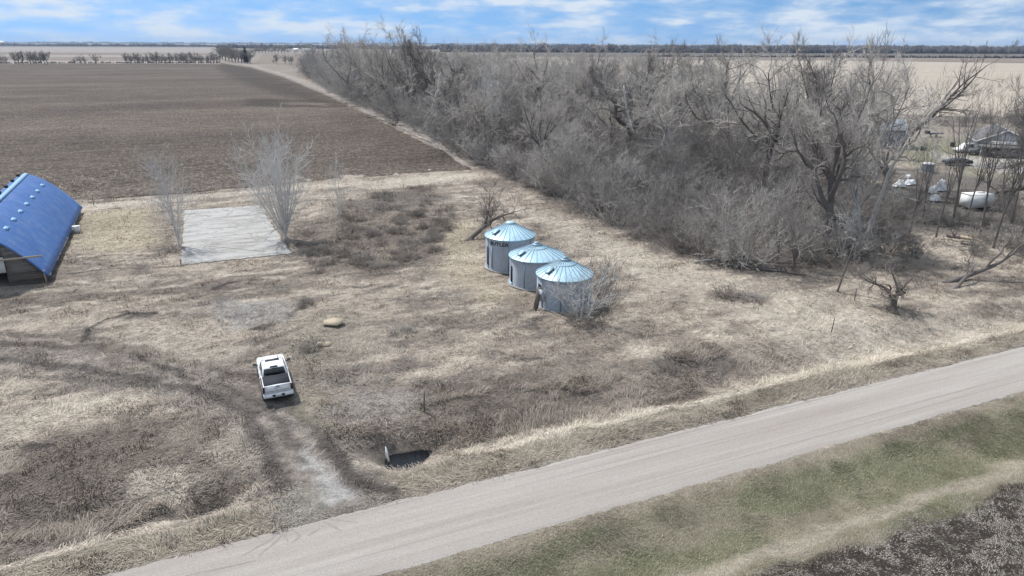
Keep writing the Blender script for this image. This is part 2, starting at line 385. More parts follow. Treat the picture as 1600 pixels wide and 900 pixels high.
M['twig_brown'] = twigmat('twigs_brown', (.27, .235, .205))
M['farwood'] = simple('distant_wood', (.058, .052, .052), 1, 0, .5, .02)
M['farbush'] = simple('distant_bush', (.05, .047, .042), 1, 0, .5, .05)

# ------------------------------------------------------------------ mesh helpers
class MB:
    """collects vertices and polygons, then links them as ONE mesh object"""
    def __init__(s): s.v = []; s.f = {3: [], 4: []}; s.n = 0; s.ng = []
    def add(s, V, Fs):
        V = np.asarray(V, float).reshape(-1, 3); Fs = np.asarray(Fs, np.int64)
        s.v.append(V); s.f[Fs.shape[1]].append(Fs+s.n); s.n += len(V); return s
    def poly(s, V):
        V = np.asarray(V, float); s.v.append(V); s.ng.append(list(range(s.n, s.n+len(V)))); s.n += len(V)
    def mesh(s, name, mat=None, smooth=False, tone=None):
        me = bpy.data.meshes.new(name)
        V = np.concatenate(s.v) if s.v else np.zeros((0, 3))
        loops = []; tot = []
        for k in (3, 4):
            if s.f[k]:
                a = np.concatenate(s.f[k]); loops.append(a.ravel()); tot.append(np.full(len(a), k))
        for g in s.ng: loops.append(np.array(g)); tot.append(np.array([len(g)]))
        loops = np.concatenate(loops); tot = np.concatenate(tot); start = np.concatenate([[0], np.cumsum(tot)[:-1]])
        me.vertices.add(len(V)); me.vertices.foreach_set('co', V.ravel().astype(np.float32))
        me.loops.add(len(loops)); me.loops.foreach_set('vertex_index', loops.astype(np.int32))
        me.polygons.add(len(tot)); me.polygons.foreach_set('loop_start', start.astype(np.int32)); me.polygons.foreach_set('loop_total', tot.astype(np.int32))
        if smooth: me.polygons.foreach_set('use_smooth', np.ones(len(tot), bool))
        me.update(calc_edges=True)
        if tone is not None:
            at = me.attributes.new('tone', 'FLOAT_COLOR', 'POINT')
            at.data.foreach_set('color', np.concatenate([tone, np.ones((len(tone), 1))], 1).ravel().astype(np.float32))
        if mat: me.materials.append(mat if not isinstance(mat, str) else M[mat])
        return me
    def build(s, name, mat, parent=None, smooth=False, tone=None, loc=None, rz=0):
        o = bpy.data.objects.new(name, s.mesh(name, mat, smooth, tone)); COL.objects.link(o)
        if parent: o.parent = parent
        if loc is not None: o.location = loc
        if rz: o.rotation_euler.z = rz
        return o
    def box(s, c, d, rot=None, taper=1.0, off=(0, 0)):
        x, y, z = [q/2 for q in d]
        V = A([[-x, -y, -z], [x, -y, -z], [x, y, -z], [-x, y, -z], [-x, -y, z], [x, -y, z], [x, y, z], [-x, y, z]], float)
        V[4:, :2] = V[4:, :2]*taper+A(off)
        if rot is not None: V = V@rot_m(rot).T
        return s.add(V+A(c), [[0, 3, 2, 1], [4, 5, 6, 7], [0, 1, 5, 4], [1, 2, 6, 5], [2, 3, 7, 6], [3, 0, 4, 7]])
    def tubes(s, pts, rad, n=6, cap=False):
        pts = np.asarray(pts, float); rad = np.asarray(rad, float)
        K, m = rad.shape
        d = np.empty_like(pts); d[:, 1:-1] = pts[:, 2:]-pts[:, :-2]; d[:, 0] = pts[:, 1]-pts[:, 0]; d[:, -1] = pts[:, -1]-pts[:, -2]
        d /= np.linalg.norm(d, axis=2, keepdims=True)+1e-9
        md = d.mean(1); ref = np.where(np.abs(md[:, :1]) < .75, A([[1, .05, .02]]), A([[.02, .05, 1]]))[:, None, :]
        a = np.cross(d, ref); a /= np.linalg.norm(a, axis=2, keepdims=True)+1e-9; b = np.cross(d, a)
        th = np.arange(n)*2*math.pi/n
        V = pts[:, :, None, :]+rad[:, :, None, None]*(a[:, :, None, :]*np.cos(th)[None, None, :, None]+b[:, :, None, :]*np.sin(th)[None, None, :, None])
        idx = np.arange(K*m*n).reshape(K, m, n)
        q = np.stack([idx[:, :-1, :], np.roll(idx[:, :-1, :], -1, 2), np.roll(idx[:, 1:, :], -1, 2), idx[:, 1:, :]], -1).reshape(-1, 4)
        s.add(V.reshape(-1, 3), q)
        if cap:
            base = s.n-K*m*n
            for k in range(K):
                for e in (0, m-1): s.ng.append([int(base+idx[k, e, j]) for j in (range(n) if e else range(n-1, -1, -1))])
        return s
    def tube(s, p, r, n=8, cap=True): return s.tubes(A([p], float), A([r if hasattr(r, '__len__') else [r]*len(p)], float), n, cap)
    def lathe(s, prof, n=48, c=(0, 0, 0), a0=0, a1=2*math.pi):
        full = abs(a1-a0-2*math.pi) < 1e-6
        th = a0+np.arange(n if full else n+1)*(a1-a0)/n; k = len(th)
        V = A([[c[0]+r*math.cos(t), c[1]+r*math.sin(t), c[2]+z] for r, z in prof for t in th])
        idx = np.arange(len(V)).reshape(len(prof), k); f = []
        for i in range(len(prof)-1):
            for j in range(k if full else k-1): f.append([idx[i, j], idx[i, (j+1) % k], idx[i+1, (j+1) % k], idx[i+1, j]])
        return s.add(V, f)
    def loft(s, secs, close_ends=True, ring=True):
        secs = [np.asarray(q, float) for q in secs]; n = len(secs[0]); base = s.n
        s.add(np.concatenate(secs), [[i*n+j, i*n+(j+1) % n, (i+1)*n+(j+1) % n, (i+1)*n+j] for i in range(len(secs)-1) for j in range(n if ring else n-1)])
        if close_ends:
            s.ng.append([base+j for j in range(n-1, -1, -1)]); s.ng.append([base+(len(secs)-1)*n+j for j in range(n)])
        return s
def rot_m(e): return np.array(Matrix.Rotation(e[2], 3, 'Z') @ Matrix.Rotation(e[1], 3, 'Y') @ Matrix.Rotation(e[0], 3, 'X'))
def tag(o, label=None, cat=None, group=None, kind=None):
    if label: o['label'] = label
    if cat: o['category'] = cat
    if group: o['group'] = group
    if kind: o['kind'] = kind
    return o
def empty(name, loc, rz=0, label=None, cat=None, group=None):
    o = bpy.data.objects.new(name, None); COL.objects.link(o); o.location = loc; o.rotation_euler.z = rz
    return tag(o, label, cat, group)
def kids(o): return [c for c in COL.objects if c.parent == o]
KC = {}
def copy_tree(o, parent=None, loc=None):
    c = o.copy(); COL.objects.link(c)
    if parent: c.parent = parent
    for ch in KC.setdefault(o.name, kids(o)): copy_tree(ch, c)
    return c

# ------------------------------------------------------------------ GROUND
def axis(a, b, step, lo, hi, g=1.09):
    mid = list(np.arange(a, b+1e-6, step)); s = step; p = b; r = []
    while p < hi: s *= g; p += s; r.append(p)
    s = step; p = a; l = []
    while p > lo: s *= g; p -= s; l.append(p)
    return np.array(l[::-1]+mid+r)
xs = axis(-62, 66, .25, -26000, 26000); ys = axis(20, 100, .25, -3000, 26000)
X, Y = np.meshgrid(xs, ys)
Z = terrain(X, Y)
# the water hole pushes the ground under the water sheet; the road bed sits under the gravel sheet
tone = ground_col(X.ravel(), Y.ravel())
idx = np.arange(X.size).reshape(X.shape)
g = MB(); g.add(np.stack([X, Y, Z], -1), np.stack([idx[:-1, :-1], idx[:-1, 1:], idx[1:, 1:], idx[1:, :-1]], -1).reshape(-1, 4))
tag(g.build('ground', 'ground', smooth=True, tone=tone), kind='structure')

# gravel road sheet
ang = R(22.95)
def strip(name, mat, u0, u1, v0, v1, du, nv, lift, jit, seed, z_of=None):
    us = np.arange(u0, u1+du, du); t = np.linspace(0, 1, nv)
    lo = v0+(fbm(us*.5, us*0, seed, 3)-.5)*jit*2+(fbm(us*3.5, us*0, seed+5, 3)-.5)*jit*1.2; hi = v1+(fbm(us*.5, us*0+9, seed+1, 3)-.5)*jit*2+(fbm(us*3.5, us*0+9, seed+6, 2)-.5)*jit
    V = lo[:, None]*(1-t)+hi[:, None]*t; U = np.repeat(us[:, None], nv, 1)
    xx, yy = XY(U, V); zz = terrain(xx, yy)+lift
    zz[:, 0] -= lift*1.5; zz[:, -1] -= lift*1.5
    i = np.arange(U.size).reshape(U.shape)
    m = MB(); m.add(np.stack([U, V, zz], -1), np.stack([i[:-1, :-1], i[1:, :-1], i[1:, 1:], i[:-1, 1:]], -1).reshape(-1, 4))
    o = m.build(name, mat, smooth=True); o.rotation_euler.z = ang
    return o
road = strip('road', 'gravel', -90, 260, 23.96, 28.74, .12, 24, .03, .15, 11); tag(road, kind='structure')
gs = MB(); rg = np.random.default_rng(44); K = 5200; gu = rg.uniform(-25, 62, K); sd_ = rg.random(K) < .5
gv = np.where(sd_, 28.75+np.abs(rg.normal(0, .35, K))-.12, 23.95-np.abs(rg.normal(0, .3, K))+.12); gx, gy = XY(gu, gv); gr_ = rg.uniform(.012, .045, K); gz = terrain(gx, gy)+.02
oc = A([[1, 0, 0], [0, 1, 0], [-1, 0, 0], [0, -1, 0], [0, 0, .8]]); fo = A([[0, 1, 4], [1, 2, 4], [2, 3, 4], [3, 0, 4]])
gs.add((oc[None]*gr_[:, None, None]*rg.uniform(.6, 1.3, (K, 5, 3))+np.stack([gx, gy, gz], 1)[:, None]).reshape(-1, 3), (np.arange(K)[:, None, None]*5+fo[None]).reshape(-1, 3))
tag(gs.build('loose_gravel', 'stone'), 'loose gravel scattered along both edges of the road', 'gravel', None, 'stuff')
# short sliding tyre ruts where cars turn off the road
rt = MB()
for pts, w in (([(380,868),(420,845),(438,830)], .22), ([(405,868),(432,846),(440,836)], .2), ([(455,848),(470,838),(455,826)], .2), ([(480,838),(500,826)], .22), ([(505,815),(535,830)], .2),
               ([(495,805),(520,812),(560,817)], .10), ([(290,900),(400,876)], .12), ([(450,846),(440,832)], .2)):
    q = [G(*p, .3) for p in pts]; L = []; 
    for a, b2 in zip(q[:-1], q[1:]):
        for t in np.linspace(0, 1, 10)[:-1]: L.append((a[0]+(b2[0]-a[0])*t, a[1]+(b2[1]-a[1])*t))
    L.append(q[-1]); L = A(L); d = np.gradient(L, axis=0); d /= np.linalg.norm(d, axis=1, keepdims=True); nrm = np.stack([-d[:, 1], d[:, 0]], 1)
    ww = w*.30*np.sin(np.linspace(.25, math.pi-.2, len(L)))*(0.6+.8*rng.random(len(L)))
    l = L+nrm*ww[:, None]; r = L-nrm*ww[:, None]
    zl = terrain(l[:, 0], l[:, 1])+.036; zr = terrain(r[:, 0], r[:, 1])+.036; k = len(L)
    rt.add(np.concatenate([np.c_[l, zl], np.c_[r, zr]]), [[i, i+k, i+k+1, i+1] for i in range(k-1)])
tag(rt.build('road_ruts', 'rut'), kind='structure')

def sheet(name, mat, poly, z, jit=1.0, step=6, seed=0, kind='structure'):
    V = []
    for (a, b2) in zip(poly, poly[1:]+poly[:1]):
        L = math.hypot(b2[0]-a[0], b2[1]-a[1]); n = max(1, min(120, int(L/step)))
        for i in range(n):
            t = i/n; x = a[0]+(b2[0]-a[0])*t; y = a[1]+(b2[1]-a[1])*t
            V.append((x+(float(vnoise(x*.3, y*.3, seed))-.5)*jit*2, y+(float(vnoise(x*.3, y*.3, seed+3))-.5)*jit*2, z))
    m = MB(); m.poly(V); o = m.build(name, mat); return tag(o, kind=kind)
# left stubble field and the land beyond
ed = [G(0, 322), G(150, 311), G(320, 299), G(520, 282), G(640, 272), G(735, 265)]
rt_ = [G(700, 241), G(640, 212), G(560, 173), G(500, 145), G(440, 120), G(390, 105), G(345, 98.5)]
lp = sorted([UV(*G(*p))[::-1] for p in ((735,265),(700,241),(640,212),(560,173),(500,145),(440,120),(390,105),(345,98.5))]); lv, lu = [q[0] for q in lp], [q[1] for q in lp]
np_ = sorted([UV(*q) for q in ed]); nu, nvv = [q[0] for q in np_], [q[1] for q in np_]
cu_ = np.concatenate([-np.geomspace(1500, 131, 40), np.linspace(-130, 0, 240)])     # distance from the right-hand field edge
tv = np.concatenate([np.arange(0, 150, .8), np.geomspace(151, 770, 110)])
CU, TV = np.meshgrid(cu_, tv); v0 = np.interp(CU+45, nu, nvv); VV_ = v0+TV+(1-sst(0, 3, TV))*(fbm(CU*.5, CU*0, 301, 4)-.5)*1.6
UU_ = np.interp(VV_, lv, lu)+CU*(1+0*TV)+(1-sst(0, 4, -CU))*(fbm(VV_*.35, VV_*0, 302, 4)-.5)*1.8
FX, FY = XY(UU_, VV_); ii = np.arange(FX.size).reshape(FX.shape)
wx = FX+(fbm(FX*.12, FY*.12, 311, 3)-.5)*9; wy = FY+(fbm(FX*.12, FY*.12, 312, 3)-.5)*9
tn = .82+.36*fbm(UU_*.012, VV_*.05, 313, 4)
for pts, amt, sf in (([(345,99.2),(392,106.5),(440,121),(500,147),(540,165),(480,158),(420,146),(370,128),(335,106)], .62, 8), ([(540,168),(600,192),(700,238),(735,262),(660,262),(560,222),(480,180)], .84, 9), ([(365,158),(400,153),(450,155),(530,160),(555,168),(500,169),(430,168),(385,165)], .58, 5)):
    dd_ = poly_sd(wx, wy, [G(*p) for p in pts]); k_ = 1-sst(-sf, sf*.6, dd_); tn = tn*(1-k_*(1-amt))
dd_ = poly_sd(wx, wy, [G(*p) for p in ((425,160),(470,158.5),(530,161.5),(520,165),(445,164))]); tn = tn*(1+1.1*(1-sst(-3, 2, dd_)))  # grey watery sheen on the dark soil, painted in as a lighter tone
dd_ = np.abs(TV-14)/9; tn = tn*(1-.18*np.exp(-dd_**2))
g = MB(); g.add(np.stack([FX, FY, np.full(FX.shape, .05)], -1), np.stack([ii[:-1, :-1], ii[:-1, 1:], ii[1:, 1:], ii[1:, :-1]], -1).reshape(-1, 4))
tag(g.build('field', 'stubble', tone=np.repeat(tn.reshape(-1, 1), 3, 1)), kind='structure')
sheet('track', 'grey_field', [G(350, 95), G(352, 95), G(400, 103), G(450, 117), G(480, 126), G(520, 142), G(600, 178), G(648, 200), G(735, 255), G(738, 264), G(640, 207), G(560, 171.5), G(500, 143), G(440, 118), G(390, 103.5)], .14, .8, 3, 5)
sheet('field', 'brown_field', [G(400, 99), G(412, 84), G(600, 84), G(640, 100), G(520, 104)], .12, 2, 20)
def band(mat, x0, x1, ya, yb, z):
    sheet('field', mat, [G(x0, ya), G(x1, ya+(x1-x0)*.0032), G(x1, yb+(x1-x0)*.0032), G(x0, yb)], z, 3, 60, int(ya))
band('grey_field', -300, 345, 98, 93.5, .15); band('brown_field', -300, 330, 93, 88.5, .18); band('grey_field', -300, 340, 88, 84.5, .2)
band('brown_field', -300, 330, 84, 81.5, .22); band('grey_field', -300, 330, 81, 72.5, .25); band('dark_field', -300, 400, 72, 70.5, .3)
# right tan field, and the darker one beyond
sheet('field', 'tan_field', [G(1010, 130), G(1010, 95), G(1300, 94.5), G(1600, 99), G(2300, 105), G(2300, 186), G(1600, 186), G(1420, 180), G(1360, 172), G(1200, 160)], .10, 2, 12, 2)
sheet('field', 'brown_field', [G(1000, 94), G(1000, 89), G(2400, 94), G(2400, 104), G(1600, 98.4), G(1300, 94)], .2, 4, 40, 2)
sheet('field', 'dark_field', [G(700, 88), G(900, 80), G(2400, 85), G(2400, 93)], .3, 4, 60, 2)

# standing water in the ditch hole
wz = TZ(*XY(WATER_U, WATER_V))
wlev = wz+.30
w = MB(); w.poly([(*XY(WATER_U+2.6*math.cos(t), WATER_V+1.9*math.sin(t)), 0) for t in np.linspace(0, 2*math.pi, 40)[:-1]])
wo = w.build('water', 'water', loc=(0, 0, wlev)); tag(wo, kind='structure')

# ------------------------------------------------------------------ plants (branch generator)
def norm(v): return v/(np.linalg.norm(v, axis=-1, keepdims=True)+1e-9)
def grow(S, D, L, r0, m, gn, up, taper=.55, rg=rng):
    K = len(S); pts = np.zeros((K, m+1, 3)); pts[:, 0] = S; d = norm(D)
    for i in range(m):
        d = norm(d+rg.normal(0, gn, (K, 3))+A([0, 0, up])/m)
        pts[:, i+1] = pts[:, i]+d*(L/m)[:, None]
    rad = r0[:, None]*np.linspace(1, taper, m+1)[None]
    return pts, rad
def sprout(pts, rad, k, t0, t1, ang, lr, rr, rg=rng, lens=None):
    """k children on every branch between t0 and t1"""
    K, mm = rad.shape; m = mm-1
    t = rg.uniform(t0, t1, (K, k)); t[:, 0] = t1; f = t*m; i = np.minimum(f.astype(int), m-1); fr = f-i; ar = np.arange(K)[:, None]
    S = pts[ar, i]*(1-fr)[..., None]+pts[ar, i+1]*fr[..., None]; d = norm(pts[ar, i+1]-pts[ar, i])
    rnd = norm(rg.normal(0, 1, (K, k, 3))); side = norm(rnd-(rnd*d).sum(-1, keepdims=True)*d)
    an = rg.normal(ang, ang*.28, (K, k)); an[:, 0] *= .4
    D = d*np.cos(an)[..., None]+side*np.sin(an)[..., None]
    L0 = np.linalg.norm(np.diff(pts, axis=1), axis=2).sum(1)
    L = L0[:, None]*lr*rg.uniform(.6, 1.25, (K, k))*(1.15-.35*t)
    rr_ = (rad[ar, i]*(1-fr)+rad[ar, i+1]*fr)*rr
    return S.reshape(-1, 3), D.reshape(-1, 3), L.ravel(), rr_.ravel()
def tree_meshes(seed, H=20, limbs=5, trunk=.28, lean=(0, 0), spread=.75, r=.45, gn=.16, up=.25, k=(6, 6, 7), tw=.018, flat=1.0, fork=None, tlen=.38):
    rg = np.random.default_rng(seed)
    d0 = norm(A([[lean[0], lean[1], 1.0]]))
    p0, q0 = grow(A([[0, 0, -.3]]), d0, A([H*trunk+.3]), A([r]), 5, .05, .05, .72, rg)
    q0[:, 0] *= 1.35
    T = MB(); T.tubes(p0, q0, 9)
    S, D, L, rr = sprout(p0, q0, limbs, .72, 1, spread, 1, .66, rg)
    L = H*rg.uniform(.42, .62, len(L)); rr = r*rg.uniform(.38, .6, len(rr))
    p1, q1 = grow(S, D, L, rr, 7, gn, up*1.6, .30, rg); T.tubes(p1, q1, 7)
    S, D, L, rr = sprout(p1, q1, k[0], .18, 1, .85, .46, .6, rg); p2, q2 = grow(S, D, L, rr, 5, gn*1.1, up, .3, rg)
    T.tubes(p2, q2, 5)
    C = MB()
    S, D, L, rr = sprout(p2, q2, k[1], .15, 1, .8, .48, .6, rg); p3, q3 = grow(S, D, L, np.maximum(rr, tw*1.3), 4, gn*1.2, up, .45, rg); C.tubes(p3, q3, 4)
    S, D, L, rr = sprout(p3, q3, k[2], .1, 1, .7, 0, 1, rg); L = H*tlen*.12*rg.uniform(.5, 1.4, len(L))
    p4, q4 = grow(S, D, L, np.full(len(L), tw), 2, .14, up, .35, rg); C.tubes(p4, q4, 3)
    return T, C
def shrub_mesh(seed, H=5.5, W=3.4, stems=16, k=(7, 7, 4), tw=.014, r=.05, up=.1, gn=.13):
    rg = np.random.default_rng(seed)
    th = rg.uniform(0, 2*math.pi, stems); rad = W*.28*np.sqrt(rg.random(stems)); sp = rg.uniform(.05, 1.25, stems)**1.0
    S = np.stack([rad*np.cos(th), rad*np.sin(th), np.full(stems, -.1)], 1)
    D = np.stack([np.cos(th)*sp, np.sin(th)*sp, np.ones(stems)], 1)
    L = H*rg.uniform(.6, 1.0, stems)*(1-.12*sp)*(1+.1*sp)
    M_ = MB()
    p1, q1 = grow(S, D, L, rg.uniform(.6, 1.2, stems)*r, 5, gn, up, .3, rg); M_.tubes(p1, q1, 4)
    S, D, L, rr = sprout(p1, q1, k[0], .12, 1, .8, .42, .6, rg); p2, q2 = grow(S, D, L, rr, 3, gn, up, .4, rg); M_.tubes(p2, q2, 3)
    S, D, L, rr = sprout(p2, q2, k[1], .1, 1, .8, .5, .6, rg); p3, q3 = grow(S, D, L, np.full(len(L), tw*1.15), 2, gn, up, .5, rg); M_.tubes(p3, q3, 3)
    S, D, L, rr = sprout(p3, q3, k[2], .1, 1, .6, .6, 1, rg); p4, q4 = grow(S, D, L, np.full(len(L), tw), 1, .1, up, .4, rg); M_.tubes(p4, q4, 3)
    return M_
SHRUB = [shrub_mesh(100+i, H=[5.6, 4.8, 6.4, 5.2, 6.0][i], W=[3.4, 3.8, 3.0, 3.6, 3.4][i]) for i in range(5)]
SH = [s.mesh('shrub', ['twig_lite', 'twig', 'twig_lite', 'twig', 'twig'][i]) for i, s in enumerate(SHRUB)]
def mesh_pair(tc, bark, tw): return tc[0].mesh('trunk', bark, True), tc[1].mesh('crown', tw)
CK = dict(k=(8, 8, 9), tw=.024)
BIG = [mesh_pair(tree_meshes(11, 21, 6, .26, (.1, 0), .75, .62, .2, .2, **CK), 'bark', 'twig_tree'),
       mesh_pair(tree_meshes(12, 21, 6, .30, (-.08, .05), .62, .56, .22, .2, **CK), 'bark_mid', 'twig_tree'),
       mesh_pair(tree_meshes(13, 20, 6, .22, (0, .1), .9, .66, .24, .22, **CK), 'bark', 'twig'),
       mesh_pair(tree_meshes(14, 21, 5, .34, (.05, 0), .55, .48, .18, .25, **CK), 'bark_pale', 'twig_tree'),
       mesh_pair(tree_meshes(15, 20, 6, .2, (0, 0), .95, .66, .24, .25, **CK), 'bark_mid', 'twig_tree')]
MIDT = [mesh_pair(tree_meshes(21, 11, 7, .12, (0, 0), .42, .14, .1, .5, (6, 6, 6), .015, tlen=.6), 'bark', 'twig'),
        mesh_pair(tree_meshes(22, 11, 8, .10, (0, 0), .5, .12, .1, .5, (6, 6, 6), .015, tlen=.6), 'bark', 'twig_lite'),
        mesh_pair(tree_meshes(23, 12, 5, .25, (.1, 0), .45, .16, .13, .4, (6, 6, 6), .015, tlen=.6), 'bark_pale', 'twig')]
SLIM = [mesh_pair(tree_meshes(31, 16, 6, .40, (.06, 0), .32, .20, .07, .4, (6, 4, 4), .015, tlen=.4), 'bark', 'twig'),
        mesh_pair(tree_meshes(32, 16, 5, .45, (-.05, 0), .32, .19, .07, .4, (6, 4, 4), .015, tlen=.4), 'bark', 'twig')]
PALE = [mesh_pair(tree_meshes(41, 12.5, 22, .035, (0, 0), .42, .20, .035, .35, (5, 5, 4), .012, tlen=.5), 'bark_bleached', 'twig_pale'),
        mesh_pair(tree_meshes(42, 10.5, 9, .05, (0, 0), .30, .13, .035, .35, (5, 5, 4), .012, tlen=.5), 'bark_bleached', 'twig_pale')]
BIRCH = mesh_pair(tree_meshes(51, 17, 5, .45, (0, 0), .22, .20, .05, .4, (9, 5, 4), .02, tlen=.5), 'bark_bleached', 'twig_pale')
def place_tree(pair, x, y, h, href, label, cat='tree', group=None, rz=None, name='bare_tree', z=None, tilt=None, sx=1.0):
    z = TZ(x, y) if z is None else z
    r_ = empty(name, (x, y, z), rng.uniform(0, 6.28) if rz is None else rz, label, cat, group)
    s = h/href; r_.scale = (s*sx, s*sx, s)
    if tilt: r_.rotation_euler = (tilt[0], tilt[1], r_.rotation_euler.z)
    for n, me in (('trunk', pair[0]), ('crown', pair[1])):
        o = bpy.data.objects.new(n, me); COL.objects.link(o); o.parent = r_
    return r_
def true_h(pair):
    return max(max(v.co.z for v in pair[0].vertices), max(v.co.z for v in pair[1].vertices))
def th_(me):
    a = np.empty(len(me.vertices)*3, np.float32); me.vertices.foreach_get('co', a); return float(np.percentile(a[2::3], 98.5))
HB = [1.02*max(th_(a), th_(b)) for a, b in BIG]; HM = [max(th_(a), th_(b)) for a, b in MIDT]; HS = [max(th_(a), th_(b)) for a, b in SLIM]
HP = [max(th_(a), th_(b)) for a, b in PALE]; HBI = max(th_(BIRCH[0]), th_(BIRCH[1])); HSH = [th_(m) for m in SH]

# --- the big named trees (base pixel, top pixel row)
def bigtree(i, px, py, ty, label, rz=0, sx=1.0, pair=None, href=None, group=None, tilt=None):
    x, y = G(px, py); h = HT(x, y, ty)
    return place_tree(pair or BIG[i], x, y, h, href or HB[i], label, 'tree', group, rz, tilt=tilt, sx=sx*1.08, z=0)
bigtree(4, 548, 158, 46, 'dense brown bare tree at the far left end of the wood, beside the dark field', 1.0, .8)
bigtree(1, 612, 180, 42, 'tall bare tree with forked limbs against the sky, second from the wood\'s left end', .4, .9)
bigtree(0, 645, 186, 46, 'tall bare tree with pale trunk and arching limbs near the wood\'s left edge', 2.2, .9)
bigtree(2, 690, 188, 48, 'dark gnarled tree with wide low limbs behind the white dead trunk', 3.0, 1.0)
bigtree(1, 575, 165, 50, 'slender forked bare tree between two broad crowns at the wood\'s left end', 2.9, .75)
bigtree(3, 750, 175, 66, 'bare tree with dark broken stub top, above the grey thicket', 1.4, .8)
bigtree(0, 838, 180, 52, 'bare tree with dark tangled limbs, its top standing highest in the middle of the wood', 4.2, .85)
bigtree(2, 975, 248, 72, 'gnarled cottonwood with spreading dark arms in the middle of the wood', 0.2, .95)
bigtree(3, 1045, 285, 95, 'pale trunked tree with a long limb reaching right over the thicket', .9, .9)
bigtree(1, 1020, 200, 62, 'bare tree with an upright dark fork on the skyline above the tan field', 5.1, .8)
bigtree(4, 1120, 235, 62, 'bare tree with arching dark limbs in front of the tan field', 2.0, .8)
bigtree(0, 1195, 290, 66, 'bare tree with curved dark limbs left of the huge front tree', 3.6, .85)
bigtree(2, 1285, 395, 68, 'huge grey cottonwood at the front of the wood, its crown the widest of all', 1.1, .58)
bigtree(3, 1345, 395, 120, 'pale trunked tree leaning right beside the huge front cottonwood', 2.4, .6, tilt=(0, R(14)))
bigtree(1, 1375, 330, 90, 'bare tree with pale fanning twigs right of the huge front cottonwood', 5.6, .6)
bigtree(4, 1330, 300, 66, 'wide bare tree behind the huge cottonwood in front of the blue grey shed', .5, .8)
bigtree(0, 920, 195, 60, 'bare tree with thin pale twigs on the skyline left of the gnarled cottonwood', 5.6, .75)
bigtree(2, 1265, 250, 62, 'bare tree with twisted dark limbs directly behind the huge front cottonwood', 4.0, .75)
bigtree(0, 0, 0, 60, '', 0) if False else None
bigtree(0, 1392, 250, 108, 'dark tree leaning right over the shed roof in front of the tan field', 0, 1.0, pair=mesh_pair(tree_meshes(61, 19, 4, .55, (.62, .1), .45, .48, .12, .2, (6, 5, 5), .02), 'bark', 'twig_brown'), href=17)
bigtree(0, 768, 232, 96, 'bleached white slender tree standing above the grey thicket', .3, .8, pair=BIRCH, href=HBI)
bigtree(0, 1608, 330, 128, 'dark gnarled tree at the right edge of the frame with arms reaching left', 2.5, .6, pair=BIG[2], href=HB[2])
# slim trees in front of the yard
for i, (px, py, ty, rz, lab) in enumerate(((1487, 352, 118, .3, 'slim dark tree left of the white box trailer, leaning right'), (1530, 372, 130, 2.0, 'slim dark tree just left of the house, tallest of the yard screen'),
      (1552, 388, 150, 4.4, 'slim forked tree with a pale lower trunk right of the white box trailer'), (1580, 350, 165, 1.0, 'slim dark tree in front of the grey house gable'), (1420, 372, 215, 3.0, 'thin bare tree left of the torn white plastic heaps'),
      (1462, 372, 190, 5.1, 'thin bare tree between the stock tank and the white plastic heaps'), (1595, 372, 190, 5.6, 'slim pale tree at the right edge below the dirt yard'), (1440, 350, 205, 2.1, 'thin bare tree in front of the stock tank'),
      (1512, 340, 170, 3.6, 'thin bare tree directly in front of the white box trailer'))):
    x, y = G(px, py); place_tree(SLIM[i % 2], x, y, HT(x, y, ty), HS[i % 2], lab, 'tree', 'slim trees screening the farmyard', rz, z=0, sx=.7)
# pale stems at the wood's front
for px, py, ty, lab in ((1214, 426, 318, 'pale thin sapling at the front of the wood, left of its darker neighbour'), (1241, 424, 352, 'short thin sapling at the front of the wood beside the paler one'), (1063, 345, 250, 'thin grey sapling standing out of the clearing side thicket')):
    x, y = G(px, py); place_tree(SLIM[0], x, y, HT(x, y, ty), HS[0], lab, 'tree', None, 1, z=0, sx=.6)
# pale suckering trees by the slab
x, y = G(447, 372); place_tree(PALE[0], x, y, HT(x, y, 203), HP[0], 'large pale many-stemmed bare tree at the right corner of the concrete slab', 'tree', None, .5, z=0, sx=.85)
x, y = G(279, 386); place_tree(PALE[1], x, y, HT(x, y, 238), HP[1], 'pale slender many-stemmed tree at the left side of the concrete slab', 'tree', None, 2, z=0, sx=.8)
twin = mesh_pair(tree_meshes(44, 8, 3, .06, (0, 0), .1, .07, .015, .3, (4, 4, 3), .012, tlen=.5), 'bark_bleached', 'twig_pale')
x, y = G(531, 352); place_tree(twin, x, y, HT(x, y, 258), 8*.62, 'thin pale twin-stemmed sapling right of the large pale tree', 'tree', None, 0, z=0, sx=.8)
# leaning tree behind the first bin
ln = mesh_pair(tree_meshes(63, 9, 5, .34, (1.15, .1), .55, .30, .16, .12, (6, 6, 6), .016, tlen=.6), 'bark', 'twig_brown')
x, y = G(726, 374); place_tree(ln, x, y, HT(x, y, 292), 6.3, 'dark bare tree leaning right behind the first grain bin', 'tree', None, 0, z=TZ(x, y))
st = mesh_pair(tree_meshes(65, 6, 6, .16, (.12, 0), .75, .36, .26, .12, (6, 5, 5), .018, tlen=.6), 'bark', 'twig_brown')
x, y = G(1396, 476); place_tree(st, x, y, HT(x, y, 398), 5.2, 'small dark split-trunk tree standing alone on the straw by the road', 'tree', None, 2.0)
dl = mesh_pair(tree_meshes(66, 9, 3, .62, (2.6, .6), .5, .26, .14, .1, (4, 4, 4), .016, tlen=.5), 'bark', 'twig_brown')
x, y = G(1473, 440); place_tree(dl, x, y, 1, 1, 'dark fallen tree lying half propped on the grass near the right edge', 'tree', None, 0)
dl2 = mesh_pair(tree_meshes(67, 6, 2, .55, (2.2, 1.4), .5, .2, .14, .1, (4, 4, 4), .016, tlen=.5), 'bark', 'twig_brown')
x, y = G(1488, 452); place_tree(dl2, x, y, 1, 1, 'short dark fallen tree in front of the longer fallen one', 'tree', None, 0)

